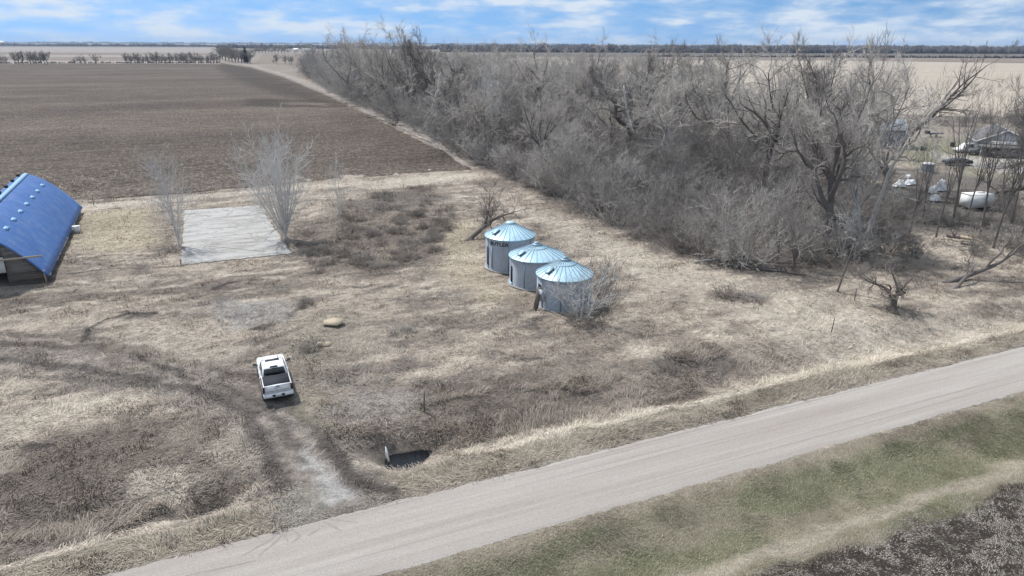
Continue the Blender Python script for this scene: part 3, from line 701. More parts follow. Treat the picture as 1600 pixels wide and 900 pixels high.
# --- white dead trunks, poles, logs
def deadwood(name, pts, r0, r1, mat, label, cat, branches=(), group=None):
    p = A(pts, float); k = len(p); o = MB(); base = p[0].copy()
    n = 9; t = np.linspace(0, k-1, n); i = np.minimum(t.astype(int), k-2); fr = (t-i)[:, None]
    q = p[i]*(1-fr)+p[i+1]*fr-base; q[1:-1] += rng.normal(0, r0*(.22 if name != 'pole' else .05), (n-2, 3))
    o.tube(q, np.linspace(r0, r1, n), 7)
    for (tt, d, L) in branches:
        s = q[int(tt*(n-1))]; d = norm(A(d, float)); o.tube([s, s+d*L*.5+A([0, 0, .05*L]), s+d*L], [r1*.9, r1*.6, .02], 5)
    ob = o.build(name, mat, smooth=True, loc=tuple(base)); return tag(ob, label, cat, group)
x, y = G(672, 208); deadwood('dead_tree', [(x, y, 0), (x+1, y, 7), (x+2.6, y, 11.5), (x+3.2, y, 15)], .5, .2, 'bark_bleached', 'bleached white dead trunk leaning at the left of the wood', 'dead tree', ((.6, (-1, 0, .6), 3), (.8, (1, 0, .5), 4), (.9, (-.6, 0, 1), 3)))
x, y = G(975, 252); deadwood('dead_limb', [(x+1.4, y, 5.5), (x+.2, y-.3, 9), (x-.5, y-.3, 11.5), (x-.9, y-.3, 14.5)], .30, .13, 'bark_bleached', 'bleached white dead limb in the gnarled cottonwood mid wood', 'dead tree', ((.5, (-1, 0, .25), 3.6), (.35, (.5, 0, 1), 3.2), (.85, (-.4, 0, 1), 2)))
x, y, z = P(1308, 456); deadwood('pole', [(x, y, z-.2), (x+.35, y, z+2), (x+.8, y, z+4.6)], .09, .07, 'bark', 'old leaning grey pole standing in the straw at the wood\'s front', 'pole')
x, y = G(1348, 392); deadwood('dead_tree', [(x, y, 0), (x+.7, y, 5), (x+1.7, y+.5, 9), (x+3.2, y+.5, 13)], .27, .09, 'bark_pale', 'bleached dead trunk leaning right beside the huge front cottonwood', 'dead tree', ((.6, (1, 0, .8), 3), (.8, (-.6, 0, 1), 3)))
logs = [((1150, 395, .9), (1186, 424, 0), .16, 'bark_pale', 'pale log propped on the pile at the front of the wood'),
        ((1085, 412, .1), (1150, 406, .3), .14, 'bark_pale', 'long pale log lying left of the propped log'),
        ((1120, 414, .1), (1215, 424, .2), .14, 'bark', 'long dark log lying along the foot of the wood'),
        ((1180, 420, .1), (1260, 432, .1), .16, 'bark', 'dark log rotting below the thin pale saplings'),
        ((1160, 412, .3), (1250, 417, .3), .13, 'bark', 'dark log at the back of the log line by the wood'),
        ((1478, 374, .3), (1500, 377, .3), .20, 'bark', 'short dark log left of the pale log in the yard grass'),
        ((1500, 376, .35), (1534, 383, .35), .22, 'woodpale', 'pale straight log lying in the grass under the slim trees'),
        ((1500, 385, .2), (1530, 389, .2), .16, 'bark', 'dark log lying in front of the pale straight log')]
for (a, b2, r0, mt, lab) in logs:
    xa, ya = G(a[0], a[1]); xb, yb = G(b2[0], b2[1]); za, zb = TZ(xa, ya)+a[2]+r0*.6, TZ(xb, yb)+b2[2]+r0*.6
    deadwood('log', [(xa, ya, za), ((xa+xb)/2, (ya+yb)/2, (za+zb)/2), (xb, yb, zb)], r0, r0*.7, mt, lab, 'log', ((.5, (.3, -.2, .9), .8), (.7, (-.5, .2, .8), .9)), 'logs lying at the edge of the wood')

# --- the thicket: shrubs and young trees one by one
def in_poly_pts(n, poly, dens, mind, tries=60000, seed=3):
    rg = np.random.default_rng(seed); xs_ = [p[0] for p in poly]; ys_ = [p[1] for p in poly]; out = []
    for _ in range(tries):
        if len(out) >= n: break
        # favour near ground
        y = min(ys_)+(max(ys_)-min(ys_))*rg.random()**1.9; x = rg.uniform(min(xs_), max(xs_))
        if not inside(A([x]), A([y]), poly)[0]: continue
        dd = mind*(1+max(0, y-90)/170)
        if any((x-a)**2+(y-b_)**2 < dd*dd for a, b_ in out): continue
        out.append((x, y))
    return out
def add_shrub(x, y, s, label, group, i=None, name='thicket_shrub', sz=1.0):
    i = int(rng.choice([0, 1, 2, 3, 4, 1, 3, 4])) if i is None else i
    o = bpy.data.objects.new(name, SH[i]); COL.objects.link(o); o.location = (x, y, TZ(x, y)-.05); o.rotation_euler.z = rng.uniform(0, 6.28)
    o.scale = (s, s, s*sz*rng.uniform(.85, 1.15)); return tag(o, label, 'shrub', group)
GT = 'grey bare shrubs of the thicket'
nsh = 0
edge = [G(482, 116), G(500, 130), G(530, 150), G(560, 168), G(600, 184), G(640, 200), G(700, 236), G(745, 262), G(800, 286), G(860, 318), G(900, 337), G(950, 360), G(1000, 380), G(1060, 404), G(1120, 412)]
pos = []
for a, b2 in zip(edge[:-1], edge[1:]):
    L = math.hypot(b2[0]-a[0], b2[1]-a[1]); st_ = 4.3*(1+max(0, a[1]-90)/200); n = max(1, int(L/st_))
    for i in range(n):
        t = (i+.5)/n; x = a[0]+(b2[0]-a[0])*t+rng.normal(0, .7); y = a[1]+(b2[1]-a[1])*t+rng.normal(0, .7)
        # pull inside
        x += 2.6; y += 1.4
        s = rng.uniform(.7, 1.25)*(1+max(0, y-100)/300)
        lab = 'rounded grey shrub on the wood\'s edge facing the ploughed field' if a[1] > 118 else 'rounded grey shrub on the wood\'s edge facing the straw clearing'
        add_shrub(x, y, s, lab, 'rounded grey shrubs edging the wood', i=int(rng.choice([0, 2, 0, 2, 3])), sz=.95); pos.append((x, y)); nsh += 1
for x, y in in_poly_pts(285-nsh, WOODS, 1, 4.4):
    u_, v_ = UV(x, y)
    if min([(x-a)**2+(y-b_)**2 for a, b_ in pos]+[1e9]) < 6: continue
    s = rng.uniform(.85, 1.25)*(1+max(0, y-90)/330)
    z_ = 'grey bare shrub in the near depths of the wood\'s thicket' if y < 130 else 'grey bare shrub in the far depths of the wood\'s thicket'
    add_shrub(x, y, s, z_, 'bare shrubs inside the wood', sz=1.05); nsh += 1
nm = 0
for x, y in in_poly_pts(62, WOODS, 1, 7.5, seed=9):
    i = int(rng.integers(0, 3)); h = rng.uniform(7, 10.5)*(1+max(0, y-150)/900)
    if y < 80: h *= .8
    place_tree(MIDT[i], x, y, h, HM[i], 'young bare tree rising out of the near thicket' if y < 150 else 'young bare tree rising out of the far thicket', 'tree', 'young bare trees in the wood', z=0, sx=1.05); nm += 1
cnt = 0
for x, y in in_poly_pts(60, WOODS, 1, 11, seed=21):
    if y < 125: continue
    i = int(rng.integers(0, 5)); place_tree(BIG[i], x, y, rng.uniform(16, 22)*(1 if y > 160 else .85), HB[i], 'tall bare cottonwood with its crown on the skyline, standing deep in the wood', 'tree', 'tall bare cottonwoods deep in the wood', z=0, sx=.85); cnt += 1
# sparse growth in front of the yard
for px, py, s in ((1340, 405, .7), (1385, 395, .7), (1372, 370, .8), (1405, 372, .7), (1415, 350, .8), (1350, 360, .9), (1388, 340, .8), (1425, 405, .5), (1445, 425, .5), (1340, 430, .45), (1500, 345, .5), (1545, 355, .5), (1480, 350, .5), (1430, 330, .6), (1490, 320, .5), (1560, 330, .6), (1585, 345, .6), (1575, 320, .6), (1445, 345, .6), (1600, 400, .5), (1530, 400, .4), (1395, 425, .5)):
    x, y = G(px, py); add_shrub(x, y, s, 'thin grey shrub in the open growth before the farmyard', 'thin shrubs before the farmyard', i=3, sz=.9)
for px, py, s in ((1358, 215, 1.2), (1440, 200, 1.0), (1475, 196, .9), (1510, 197, 1.1), (1545, 192, 1.2), (1580, 190, 1.1), (1335, 195, 1.2), (1600, 200, 1.1), (1395, 196, 1.0), (1620, 190, 1.2)):
    x, y = G(px, py); add_shrub(x, y, s, 'low grey shrub at the back of the farmyard before the tan field', 'shrubs behind the farmyard', i=3, sz=.7)
# pale shrub that grows against the third bin
for (px, py, s, lab) in ((908, 498, .95, 'tall pale shrub growing against the right side of the third grain bin'), (946, 488, .72, 'lower brown shrub right of the pale one beside the third grain bin'), (938, 462, .62, 'brown shrub behind the grain bin\'s pale shrub')):
    x, y, z = P(px, py)
    me = shrub_mesh(int(px), 5.2, 2.2, 12, (6, 6, 3), .012, .045, .25, .07).mesh('shrub', 'twig_pale' if py == 498 else 'twig_brown')
    o = bpy.data.objects.new('shrub', me); COL.objects.link(o); o.location = (x, y, z-.05); o.scale = (s, s, s); tag(o, lab, 'shrub')
# undergrowth carpet under the thicket (uncountable)
ug = MB(); rg = np.random.default_rng(5); K = 60000
yy = 64+(360-64)*rg.random(K)**2.0; xx = rg.uniform(-110, 75, K); K = K; ok = inside(xx, yy, WOODS); xx, yy = xx[ok], yy[ok]; K = len(xx)
d = norm(np.stack([rg.normal(0, .8, K), rg.normal(0, .8, K), rg.uniform(.4, 1.4, K)], 1)); L = rg.uniform(.5, 1.8, K)*(1+yy/300)
p, q = grow(np.stack([xx, yy, np.zeros(K)-.05], 1), d, L, np.full(K, .014)*(1+yy/260), 2, .2, .1, .4, rg); ug.tubes(p, q, 3)
tag(ug.build('undergrowth', 'twig_brown'), 'low grey brushy undergrowth covering the wood\'s floor', 'undergrowth', None, 'stuff')

# low brush on the old mound and around the clearing
BR = [shrub_mesh(200+i, 1.1, 1.6, 22, (5, 4, 3), .011, .015, .1, .15).mesh('brush', ['twig_brown', 'twig', 'twig_brown'][i]) for i in range(3)]
def brush(px, py, s, label, group, i=None, z=None):
    x, y, z_ = P(px, py); o = bpy.data.objects.new('brush_clump', BR[int(rng.integers(0, 3)) if i is None else i]); COL.objects.link(o)
    o.location = (x, y, z_); o.rotation_euler.z = rng.uniform(0, 6); o.scale = (s*1.15, s*1.15, s*rng.uniform(.45, .8)); tag(o, label, 'brush', group)
mp = [(490,345),(560,305),(650,290),(715,305),(712,345),(690,390),(600,420),(500,430),(478,400)]
n = 0
while n < 130:
    px, py = rng.uniform(480, 715), rng.uniform(290, 430)
    if not inside(A([px]), A([py]), mp)[0]: continue
    brush(px, py, rng.uniform(.5, 1.0), 'dark low brush clump among many on the old mound behind the bins', 'dark brush on the mound'); n += 1
for px, py, s, lab in ((458, 382, 1.2, 'grey brush at the foot of the large pale tree'), (478, 366, 1.5, 'brown brush right of the large pale tree\'s foot'), (270, 392, 1.1, 'grey brush at the foot of the slender pale tree by the slab'),
                       (1135, 462, 1.5, 'dark matted brush heap on the straw in front of the wood'), (1165, 466, 1.4, 'dark matted brush heap right of its twin before the wood'),
                       (625, 522, 1.0, 'small grey brush clump alone in the straw below the mound'), (478, 478, .9, 'dark brush clump beside the pale board in the clearing'), (490, 545, .9, 'dark brush clump just below the pale board'),
                       (1560, 382, 2.6, 'very dark brush heap right of the pale straight log'), (905, 505, 1.3, 'grey tangle at the foot of the third grain bin'), (935, 500, 1.2, 'brown tangle right of the third grain bin'), (1398, 488, 1.1, 'low brush under the small split-trunk tree')):
    brush(px, py, s, lab, None)
# pale cut branches lying about the clearing
def branch_pile(px, py, n, rx, ry, L0, mat, label):
    x, y, z = P(px, py); o = MB(); S = np.stack([rng.normal(0, rx, n), rng.normal(0, ry, n), np.zeros(n)], 1)
    S[:, 2] = terrain(S[:, 0]+x, S[:, 1]+y)-z+rng.uniform(.05, .35, n)
    D = norm(np.stack([rng.normal(0, 1, n), rng.normal(0, .8, n), rng.normal(.05, .15, n)], 1)); p, q = grow(S, D, rng.uniform(.5, 1.3, n)*L0, rng.uniform(.006, .018, n), 4, .12, 0, .3)
    o.tubes(p, q, 4); S, D, L, rr = sprout(p, q, 4, .2, 1, .6, .5, .6); p, q = grow(S, D, L, np.maximum(rr, .005), 2, .1, .05, .5); o.tubes(p, q, 3)
    tag(o.build('branch_pile', mat, loc=(x, y, z)), label, 'branch pile', None, 'stuff' if n >= 150 else None)
branch_pile(345, 487, 90, 1.7, 1.2, 1.4, 'twig_lite', 'pale cut branches scattered left of the clearing\'s middle, beyond the truck')
branch_pile(425, 492, 60, 1.3, 1.0, 1.4, 'twig_lite', 'pale cut branches scattered nearest the dark brush clump')
branch_pile(165, 415, 40, 1.6, .8, 1.7, 'twig', 'grey fallen branches lying right of the blue barn')
branch_pile(560, 600, 150, 1.9, 1.1, .5, 'twig_lite', 'pale tangled stalks on the rise above the water hole')
branch_pile(575, 650, 150, 1.5, 1.0, .5, 'twig_lite', 'pale tangled stalks left of the water hole')

# ------------------------------------------------------------------ grass (uncountable)
def blades(name, n, samp, L, W, cfun, label, cat, lift=(.05, .5), seed=0, dirf=None):
    rg = np.random.default_rng(seed); x, y = samp(rg, n); n = len(x)
    th = (dirf(x, y) if dirf else fbm(x*.25, y*.25, 91, 3)*12)+rg.normal(0, .7, n)
    cm = sst(.50, .66, fbm(x*.9, y*.9, 93, 3)) if name == 'dry_grass' else 0; el = rg.uniform(lift[0], lift[1], n)*(0.4+1.2*fbm(x*.4, y*.4, 92, 2))*(.7+1.5*cm); l = rg.uniform(.5, 1.4, n)*L*(1+.5*cm); w = rg.uniform(.5, 1.3, n)*W
    z = terrain(x, y)+.0
    dx, dy, dz = np.cos(th)*np.cos(el), np.sin(th)*np.cos(el), np.sin(el)
    sx_, sy_ = -np.sin(th)*w/2, np.cos(th)*w/2
    p0 = np.stack([x-sx_, y-sy_, z], 1); p1 = np.stack([x+sx_, y+sy_, z], 1)
    p2 = np.stack([x+dx*l*.6, y+dy*l*.6, z+dz*l*.75+.02], 1); p3 = np.stack([x+dx*l, y+dy*l, z+dz*l*.8], 1)
    V = np.stack([p0, p1, p2+np.stack([sx_, sy_, sx_*0], 1)*.8, p2-np.stack([sx_, sy_, sx_*0], 1)*.8, p3], 1).reshape(-1, 3)
    i = np.arange(n)[:, None]*5
    m = MB(); m.add(V, i+A([[0, 1, 2, 3]])); m.f[3].append(i+A([[3, 2, 4]]))
    c = cfun(x, y, rg, n); c = np.repeat(c, 5, 0)
    return tag(m.build(name, 'blades', tone=c), label, cat, None, 'stuff')
TRUCK = (-16.15, 41.65)
BINS = [(-.21, 67.75, 2.50), (2.35, 62.8, 2.58), (4.63, 57.18, 2.42)]
patch = [p[1] for p in PXW if p[4] == .8 and p[2] == .6 and p[0] == 'p'][0]
def wedge(rg, n, y0, y1, power, cond):
    y = y0+(y1-y0)*rg.random(n)**power; x = (rg.random(n)*2-1)*(y*.80+6)
    ok = cond(x, y) & (seg_dist(x, y, [TRUCK, TRUCK]) > 2) & (poly_sd(x, y, SLAB) > .1)
    for bx, by, br in BINS: ok &= (x-bx)**2+(y-by)**2 > (br+.1)**2
    ok &= poly_sd(x, y, BARNP) > 0
    return x[ok], y[ok]
def barn_pts():
    a = A([-44.9, 62.8]); e = A([-14, 29])/math.hypot(14, 29); pz = A([-e[1], e[0]])
    return [tuple(a), tuple(a+e*32.2), tuple(a+e*32.2+pz*11), tuple(a+pz*11)]
BARNP = barn_pts()
def c_dry(x, y, rg, n):
    c = ground_col(x, y); lum = rg.uniform(.55, 1.75, n)[:, None]
    warm = rg.random(n)[:, None]; c2 = c*lum; kk = .28*warm*sst(.10, .22, c.mean(1))[:, None]; c2 = c2*(1-kk)+A([.42, .37, .30])*kk*lum
    return np.clip(c2, .02, .8)
def cond_dry(x, y):
    u, v = UV(x, y); dr = seg_dist(x, y, DRIVE)
    return (v > 28.78-.3*(fbm(u*.8, v*0, 97, 3)-.35)) & (poly_sd(x, y, patch) > .1) & ((dr > 1.6) | (rng.random(len(x)) < .25)) & (np.hypot((u-WATER_U)/2.2, (v-WATER_V)/1.4) > 1)
blades('dry_grass', 260000, lambda rg, n: wedge(rg, n, 22, 70, 1.2, cond_dry), .30, .028, c_dry, 'matted dry straw grass covering the farmyard clearing', 'grass', (.0, .5), 1)
def cond_dry2(x, y): return (poly_sd(x, y, WOODS) > -3) & (y < 126)
blades('dry_grass', 90000, lambda rg, n: wedge(rg, n, 68, 120, 1.1, cond_dry2), .42, .05, c_dry, 'dry straw grass on the far side of the clearing', 'grass', (.0, .5), 2)
# tall dead grass in the ditch
def cond_dit(x, y):
    u, v = UV(x, y); a = (v > 33.6) & (v < 38.2) & (u > 9.5) & (u < 29) & (fbm(u*.3, v*.6, 71, 3) > .52)
    b_ = np.hypot((u-31.0)/2.6, (v-38.0)/1.6) < 1
    c_ = (v > 36) & (v < 38) & (u > 4) & (u <= 9) & (fbm(u*.5, v, 72, 2) > .55)
    d_ = (v > 31.4) & (v < 32.6) & (u > 10) & (u < 70) & (fbm(u*.3, v*1.5, 73, 3) > .50) & (rng.random(len(x)) < .5)
    e_ = (v > 32.2) & (v < 34.8) & (u > -24) & (u < -5) & (fbm(u*.4, v, 74, 2) > .5)
    return (a | b_ | c_ | d_ | e_)
def c_tall(x, y, rg, n):
    u, v = UV(x, y); c = np.where(((v < 33)[:, None]), A([[.54, .48, .38]]), A([[.31, .265, .22]])); return c*rg.uniform(.45, 1.5, n)[:, None]
blades('tall_dead_grass', 420000, lambda rg, n: wedge(rg, n, 27, 62, 1.1, cond_dit), .62, .022, c_tall, 'taller dead grass and sedge standing along the roadside ditch', 'tall grass', (.35, 1.3), 3)
# green verge
def c_green(x, y, rg, n):
    u, v = UV(x, y); c = ground_col(x, y)*rg.uniform(.75, 1.5, n)[:, None]; k = rg.random(n)[:, None]
    return np.clip(np.where(k < .25, A([[.36, .31, .22]])*rg.uniform(.6, 1.3, n)[:, None], c), .02, .7)
def cond_g(x, y):
    u, v = UV(x, y); return (v > 17.4) & (v < 23.78+.55*fbm(u*.9, v*0, 96, 3)-.15)
def samp_g(rg, n):
    u = rg.uniform(-12, 75, n); v = rg.uniform(17, 24, n); x, y = XY(u, v); ok = cond_g(x, y) & (np.abs(x) < y*.95+2) & (y > 21); return x[ok], y[ok]
blades('verge_grass', 300000, samp_g, .12, .016, c_green, 'short green and tan grass on the verge below the gravel road', 'grass', (.1, 1.1), 4)
# straw residue on the near soil
def samp_r(rg, n):
    u = rg.uniform(10, 60, n); v = rg.uniform(8, 18.3, n); x, y = XY(u, v)
    den = sst(.36, .70, fbm(u*1.6, v*2.6, 81, 5))*.62+.06
    ok = (np.abs(x) < y*.95+2) & (y > 20) & (rg.random(n) < den); return x[ok], y[ok]
def c_res(x, y, rg, n): return A([[.40, .36, .315]])*rg.uniform(.25, 1.25, n)[:, None]
blades('crop_residue', 340000, samp_r, .10, .019, c_res, 'pale straw residue lying on the dark soil in the near right corner', 'crop residue', (0, .35), 5)

# ------------------------------------------------------------------ GRAIN BINS
def make_bin(i, cx, cy, r, h, pk, label, doors):
    z0 = TZ(cx, cy)-.02
    root = empty('grain_bin', (cx, cy, z0), 0, label, 'grain bin', 'round steel grain bins in the clearing'); h -= z0; pk -= z0
    m = MB(); zz = np.linspace(0, h, 90); m.lathe([(r+.012*math.sin(z*55), z) for z in zz], 72); m.build('wall', 'galv_wall', root, True)
    s = MB()
    for a in (np.linspace(0, 2*math.pi, 9)[:-1]+i*.3 if i else np.linspace(0, 2*math.pi, 7)[:-1]+R(27)):
        x, y = (r+.018)*math.cos(a), (r+.018)*math.sin(a); s.box((x, y, h/2), (.025, .10, h-.05), (0, 0, a))
    s.build('seam', 'galv_rib', root)
    b_ = MB(); b_.lathe([(r+.02, 0), (r+.20, 0), (r+.20, .12), (r+.02, .14)], 48); b_.build('base_ring', 'concrete', root)
    rf = MB(); er = r+.12; cap = .42
    rf.lathe([(r-.02, h-.03), (er, h-.05), (er, h), (er*.98, h+.03), (cap, pk-.16), (cap-.02, pk-.18)], 72)
    roof = rf.build('roof', 'galv_roof', root)
    rb = MB(); nr = 26
    for k in range(nr):
        a = 2*math.pi*k/nr+.1; ca, sa = math.cos(a), math.sin(a)
        p0 = A([er*.985*ca, er*.985*sa, h+.045]); p1 = A([(cap+.03)*ca, (cap+.03)*sa, pk-.14])
        rb.tube([p0, p1], [.028, .018], 4, False)
    rb.build('roof_rib', 'galv_rib', roof)['kind'] = 'stuff'
    rr = MB(); rr.lathe([(.95, h+(pk-.16-h)*(1-(.95-cap)/(er-cap))+.03), (.97, h+(pk-.16-h)*(1-(.97-cap)/(er-cap))+.06), (1.02, h+(pk-.16-h)*(1-(1.02-cap)/(er-cap))+.03)], 26, a0=.1, a1=.1+2*math.pi) if i else None
    if i: rr.build('roof_ring', 'galv_rib', roof)
    cp = MB(); cp.lathe([(cap+.05, pk-.17), (cap+.05, pk-.08), (cap-.08, pk), (.02, pk+.03)], 24); cp.lathe([(cap-.12, pk-.01), (cap-.12, pk+.10), (.02, pk+.13)], 18) if i else None
    cp.build('roof_cap', 'galv_roof' if not i else 'galv_rib', roof, True)
    # hatch lying on the roof slope, left front
    a = math.radians(216); ca, sa = math.cos(a), math.sin(a); t0, t1 = .22, .52
    def rp(t, off): 
        rad = er+(cap-er)*t; z = h+.03+(pk-.16-h-.03)*t; return A([rad*ca-off*sa, rad*sa+off*ca, z+.05])
    hm = MB(); q = [rp(t0, -.22), rp(t0, .22), rp(t1, .22), rp(t1, -.22)]; up = A([0, 0, .09])
    hm.loft([[v for v in q], [v+up for v in q]]); hm.build('roof_hatch', 'galv_roof', roof)
    hs = MB(); hs.loft([[rp(t0-.01, .23), rp(t0-.01, .31), rp(t1, .31), rp(t1, .23)], [v+up*.8 for v in (rp(t0-.01, .23), rp(t0-.01, .31), rp(t1, .31), rp(t1, .23))]]); hs.build('hatch_rail', 'blackp', roof)
    for (am, w, za, zb, nm_, mt, off) in doors:
        n = 7; am = math.radians(am); dw = w/r/2; d = MB(); pr = []
        for k in range(n):
            a = am-dw+2*dw*k/(n-1); pr.append((math.cos(a), math.sin(a)))
        sec = [[(c_*(r+off), s_*(r+off), za), (c_*(r+off), s_*(r+off), zb), (c_*(r-.02), s_*(r-.02), zb), (c_*(r-.02), s_*(r-.02), za)] for c_, s_ in pr]
        d.loft(sec); d.build(nm_, mt, root)
    return root
b1 = make_bin(0, -.21, 67.75, 2.5, 3.57, 4.91, 'grain bin farthest back of the three, with faded black lettering under its eave', [(205, .45, .5, 2.4, 'door_opening', 'black', .03), (223, .14, .35, 2.6, 'door_jamb', 'galv_rib', .06)])
b2 = make_bin(1, 2.35, 62.8, 2.58, 2.92, 4.04, 'middle grain bin of the three, between the lettered one and the one with the shrub', [(201, .45, .35, 1.95, 'door_opening', 'black', .03), (198, .7, .02, .33, 'door_sill', 'galv_roof', .10)])
b3 = make_bin(2, 4.63, 57.18, 2.42, 2.95, 4.32, 'nearest grain bin of the three, with a plank leaning at its doorway', [(204, .55, .75, 2.15, 'door_opening', 'black', .03)])
d = MB(); a = math.radians(217); d.box((math.cos(a)*2.62, math.sin(a)*2.62, 1.35), (.06, .62, 1.1), (0, R(8), a+.25)); d.build('hatch_door', 'galv_wall', b3)
pz = TZ(2.2, 55.3)
d = MB(); d.box((0, 0, .95), (.42, .10, 2.1), (R(-14), R(14), .2)); tag(d.build('plank', 'wood', loc=(2.22, 55.55, pz)), 'dark weathered plank leaning on the doorway of the nearest grain bin', 'plank')
# faded lettering
def text_mesh(s, size):
    cu = bpy.data.curves.new('t', 'FONT'); cu.body = s; cu.size = size; cu.extrude = .002; cu.offset = .012; cu.resolution_u = 2
    to = bpy.data.objects.new('t', cu); COL.objects.link(to); bpy.context.view_layer.update()
    me = bpy.data.meshes.new_from_object(to.evaluated_get(bpy.context.evaluated_depsgraph_get())); bpy.data.objects.remove(to); return me
me = text_mesh('BUTLER', .58); v = np.empty(len(me.vertices)*3, np.float32); me.vertices.foreach_get('co', v); v = v.reshape(-1, 3)
w_ = v[:, 0].max(); t = v[:, 0]/w_; a = np.radians(218+(268-218)*t); r_ = 2.53+v[:, 2]*2
h1 = 3.57-TZ(-.21, 67.75)+.02
nv = np.stack([r_*np.cos(a), r_*np.sin(a), v[:, 1]*.85+h1-.62], 1).astype(np.float32); me.vertices.foreach_set('co', nv.ravel()); me.update()
me.materials.clear(); me.materials.append(M['blackp']); o = bpy.data.objects.new('lettering', me); COL.objects.link(o); o.parent = b1

# ------------------------------------------------------------------ BARN: local x along the ridge (far end +x), y from the right eave (0) to the left
E0 = A([-44.9, 62.8]); ed_ = A([-14, 29.])/math.hypot(14, 29); BL = 32.2; BW = 11.2; BH = 5.65
barn = empty('barn', (E0[0], E0[1], 0), math.atan2(ed_[1], ed_[0]), 'old plank barn with a curved blue metal roof', 'barn')
def arch(n=18):
    P_ = [(0, .62), (.50, 1.22)]       # flared skirt
    for k in range(n+1):
        t = k/n; y = .50+(BW/2-.50)*t; z = 1.22+(BH-1.22)*(math.sin(t*math.pi/2*.86)/math.sin(math.pi/2*.86))**.92
        if k: P_.append((y, z))
    return P_
half = arch(); full = half+[(BW-y, z) for y, z in half[::-1][1:]]
rf = MB(); xs2 = np.linspace(-.25, BL+.25, 60)
outer = [[(x, y, z) for y, z in full] for x in xs2]; th_k = .06
secs = [[(x, y, z) for y, z in full]+[(x, min(max(y, .04), BW-.04), z-th_k) for y, z in full[::-1]] for x in xs2]
rf.loft(secs); roof = rf.build('roof', 'blue_roof', barn)
rc = MB(); rc.loft([[(x, BW/2-.35, BH-.02), (x, BW/2-.1, BH+.10), (x, BW/2+.1, BH+.10), (x, BW/2+.35, BH-.02), (x, BW/2, BH-.03)] for x in (-.25, BL+.25)]); rc.build('ridge_cap', 'blue_cap', roof)
for k in range(7):
    v_ = MB(); x = BL-1.5-k*4.0; v_.lathe([(.18, 0), (.18, .15), (.27, .18), (.22, .30), (.02, .34)], 14, (x, BW/2+.55, BH-.05)); v_.build('ridge_vent', 'blackp', roof, True)
for k in range(7):
    v_ = MB(); x = BL-3.2-k*4.0; y = BW/2-2.1; iz = np.interp(y, [p[0] for p in half], [p[1] for p in half])
    v_.box((x, y, iz+.07), (1.1, .42, .10), (R(24), 0, 0), .8); v_.build('skylight', 'blue_cap', roof)
rp = MB()
for _ in range(26):
    x = rng.uniform(-.2, BL); rp.box((x, .03, .61), (rng.uniform(.3, 1.3), .10, .05))
rp.build('eave_trim', 'woodpale', roof)
# gable ends and side walls
def gable(x, nm_, door):
    m = MB(); inner = [(y, z-.10) for y, z in full if .55 < y < BW-.55]; pts = [(.30, 0)]+inner+[(BW-.30, 0)]
    if not door: m.loft([[(x, y, z) for y, z in pts], [(x+.08, y, z) for y, z in pts]])
    else:
        yL, yR, zt = BW-3.9, 3.35, 2.9
        top = np.interp(yR, [p[0] for p in full], [p[1] for p in full])-.1
        rs = [(.30, 0)]+[p for p in inner if p[0] < yR]+[(yR, top), (yR, 0)]
        ls = [(yL, 0), (yL, top)]+[p for p in inner if p[0] > yL]+[(BW-.30, 0)]
        us = [(yR+.003, zt), (yR+.003, top)]+[p for p in inner if yR < p[0] < yL]+[(yL-.003, top), (yL-.003, zt)]
        for q in (rs, ls, us): m.loft([[(x, y, z) for y, z in q], [(x+.08, y, z) for y, z in q]])
    return m.build(nm_, 'planks', barn)
gable(.15, 'gable_wall', True); gable(BL-.2, 'gable_wall', False)
dr = MB(); dr.box((.05, 5.1, 2.15), (.06, 3.5, 1.5)); dr.build('door', 'white_old', barn)
fb = MB(); fb.box((-.22, 3.2, 2.72), (.12, 6.0, .16)); fb.build('door_rail', 'woodpale', barn)
sw = MB(); sw.box((BL/2, .42, .45), (BL-.6, .08, 1.0)); sw.build('side_wall', 'planks', barn)
sw = MB(); sw.box((BL/2, BW-.42, .45), (BL-.6, .08, 1.0)); sw.build('side_wall', 'planks', barn)
fl = MB(); fl.box((BL/2, BW/2, .02), (BL-.8, BW-1.2, .04)); fl.build('floor', 'wood', barn)
cb = MB(); cb.box((.13, .42, .55), (.14, .14, 1.3), (R(0), 0, 0)); cb.build('corner_post', 'woodpale', barn)
x, y = G(121, 365); bx = MB(); bx.box((0, 0, .42), (.7, .6, .75)); bx.box((0, 0, .83), (.8, .7, .06)); 
root = empty('well_box', (x, y, TZ(x, y)), .4, 'small pale wooden box standing beside the blue barn', 'box'); bx.build('case', 'white_old', root)
lg = MB(); [lg.box((sx_*.3, sy_*.25, .03), (.08, .08, .1)) for sx_ in (-1, 1) for sy_ in (-1, 1)]; lg.build('foot', 'wood', root)

# slab
sl = MB(); c0 = A(SLAB[0]); sq = [A(p)-c0 for p in SLAB]
rm = lambda p: (p[0]*UX+p[1]*UY, -p[0]*UY+p[1]*UX)
ns_ = 50; ss_, tt_ = np.meshgrid(np.linspace(0, 1, ns_), np.linspace(0, 1, ns_)); q_ = sq[0]*((1-ss_)*(1-tt_))[..., None]+sq[1]*(ss_*(1-tt_))[..., None]+sq[2]*(ss_*tt_)[..., None]+sq[3]*((1-ss_)*tt_)[..., None]
bd_ = (ss_ == 0) | (ss_ == 1) | (tt_ == 0) | (tt_ == 1); q_[bd_] += rng.normal(0, .08, (bd_.sum(), 2)); lx, ly = q_[..., 0]*UX+q_[..., 1]*UY, -q_[..., 0]*UY+q_[..., 1]*UX
i_ = np.arange(ns_*ns_).reshape(ns_, ns_); sl.add(np.stack([lx, ly, np.full(lx.shape, .10)], -1), np.stack([i_[:-1, :-1], i_[:-1, 1:], i_[1:, 1:], i_[1:, :-1]], -1).reshape(-1, 4))
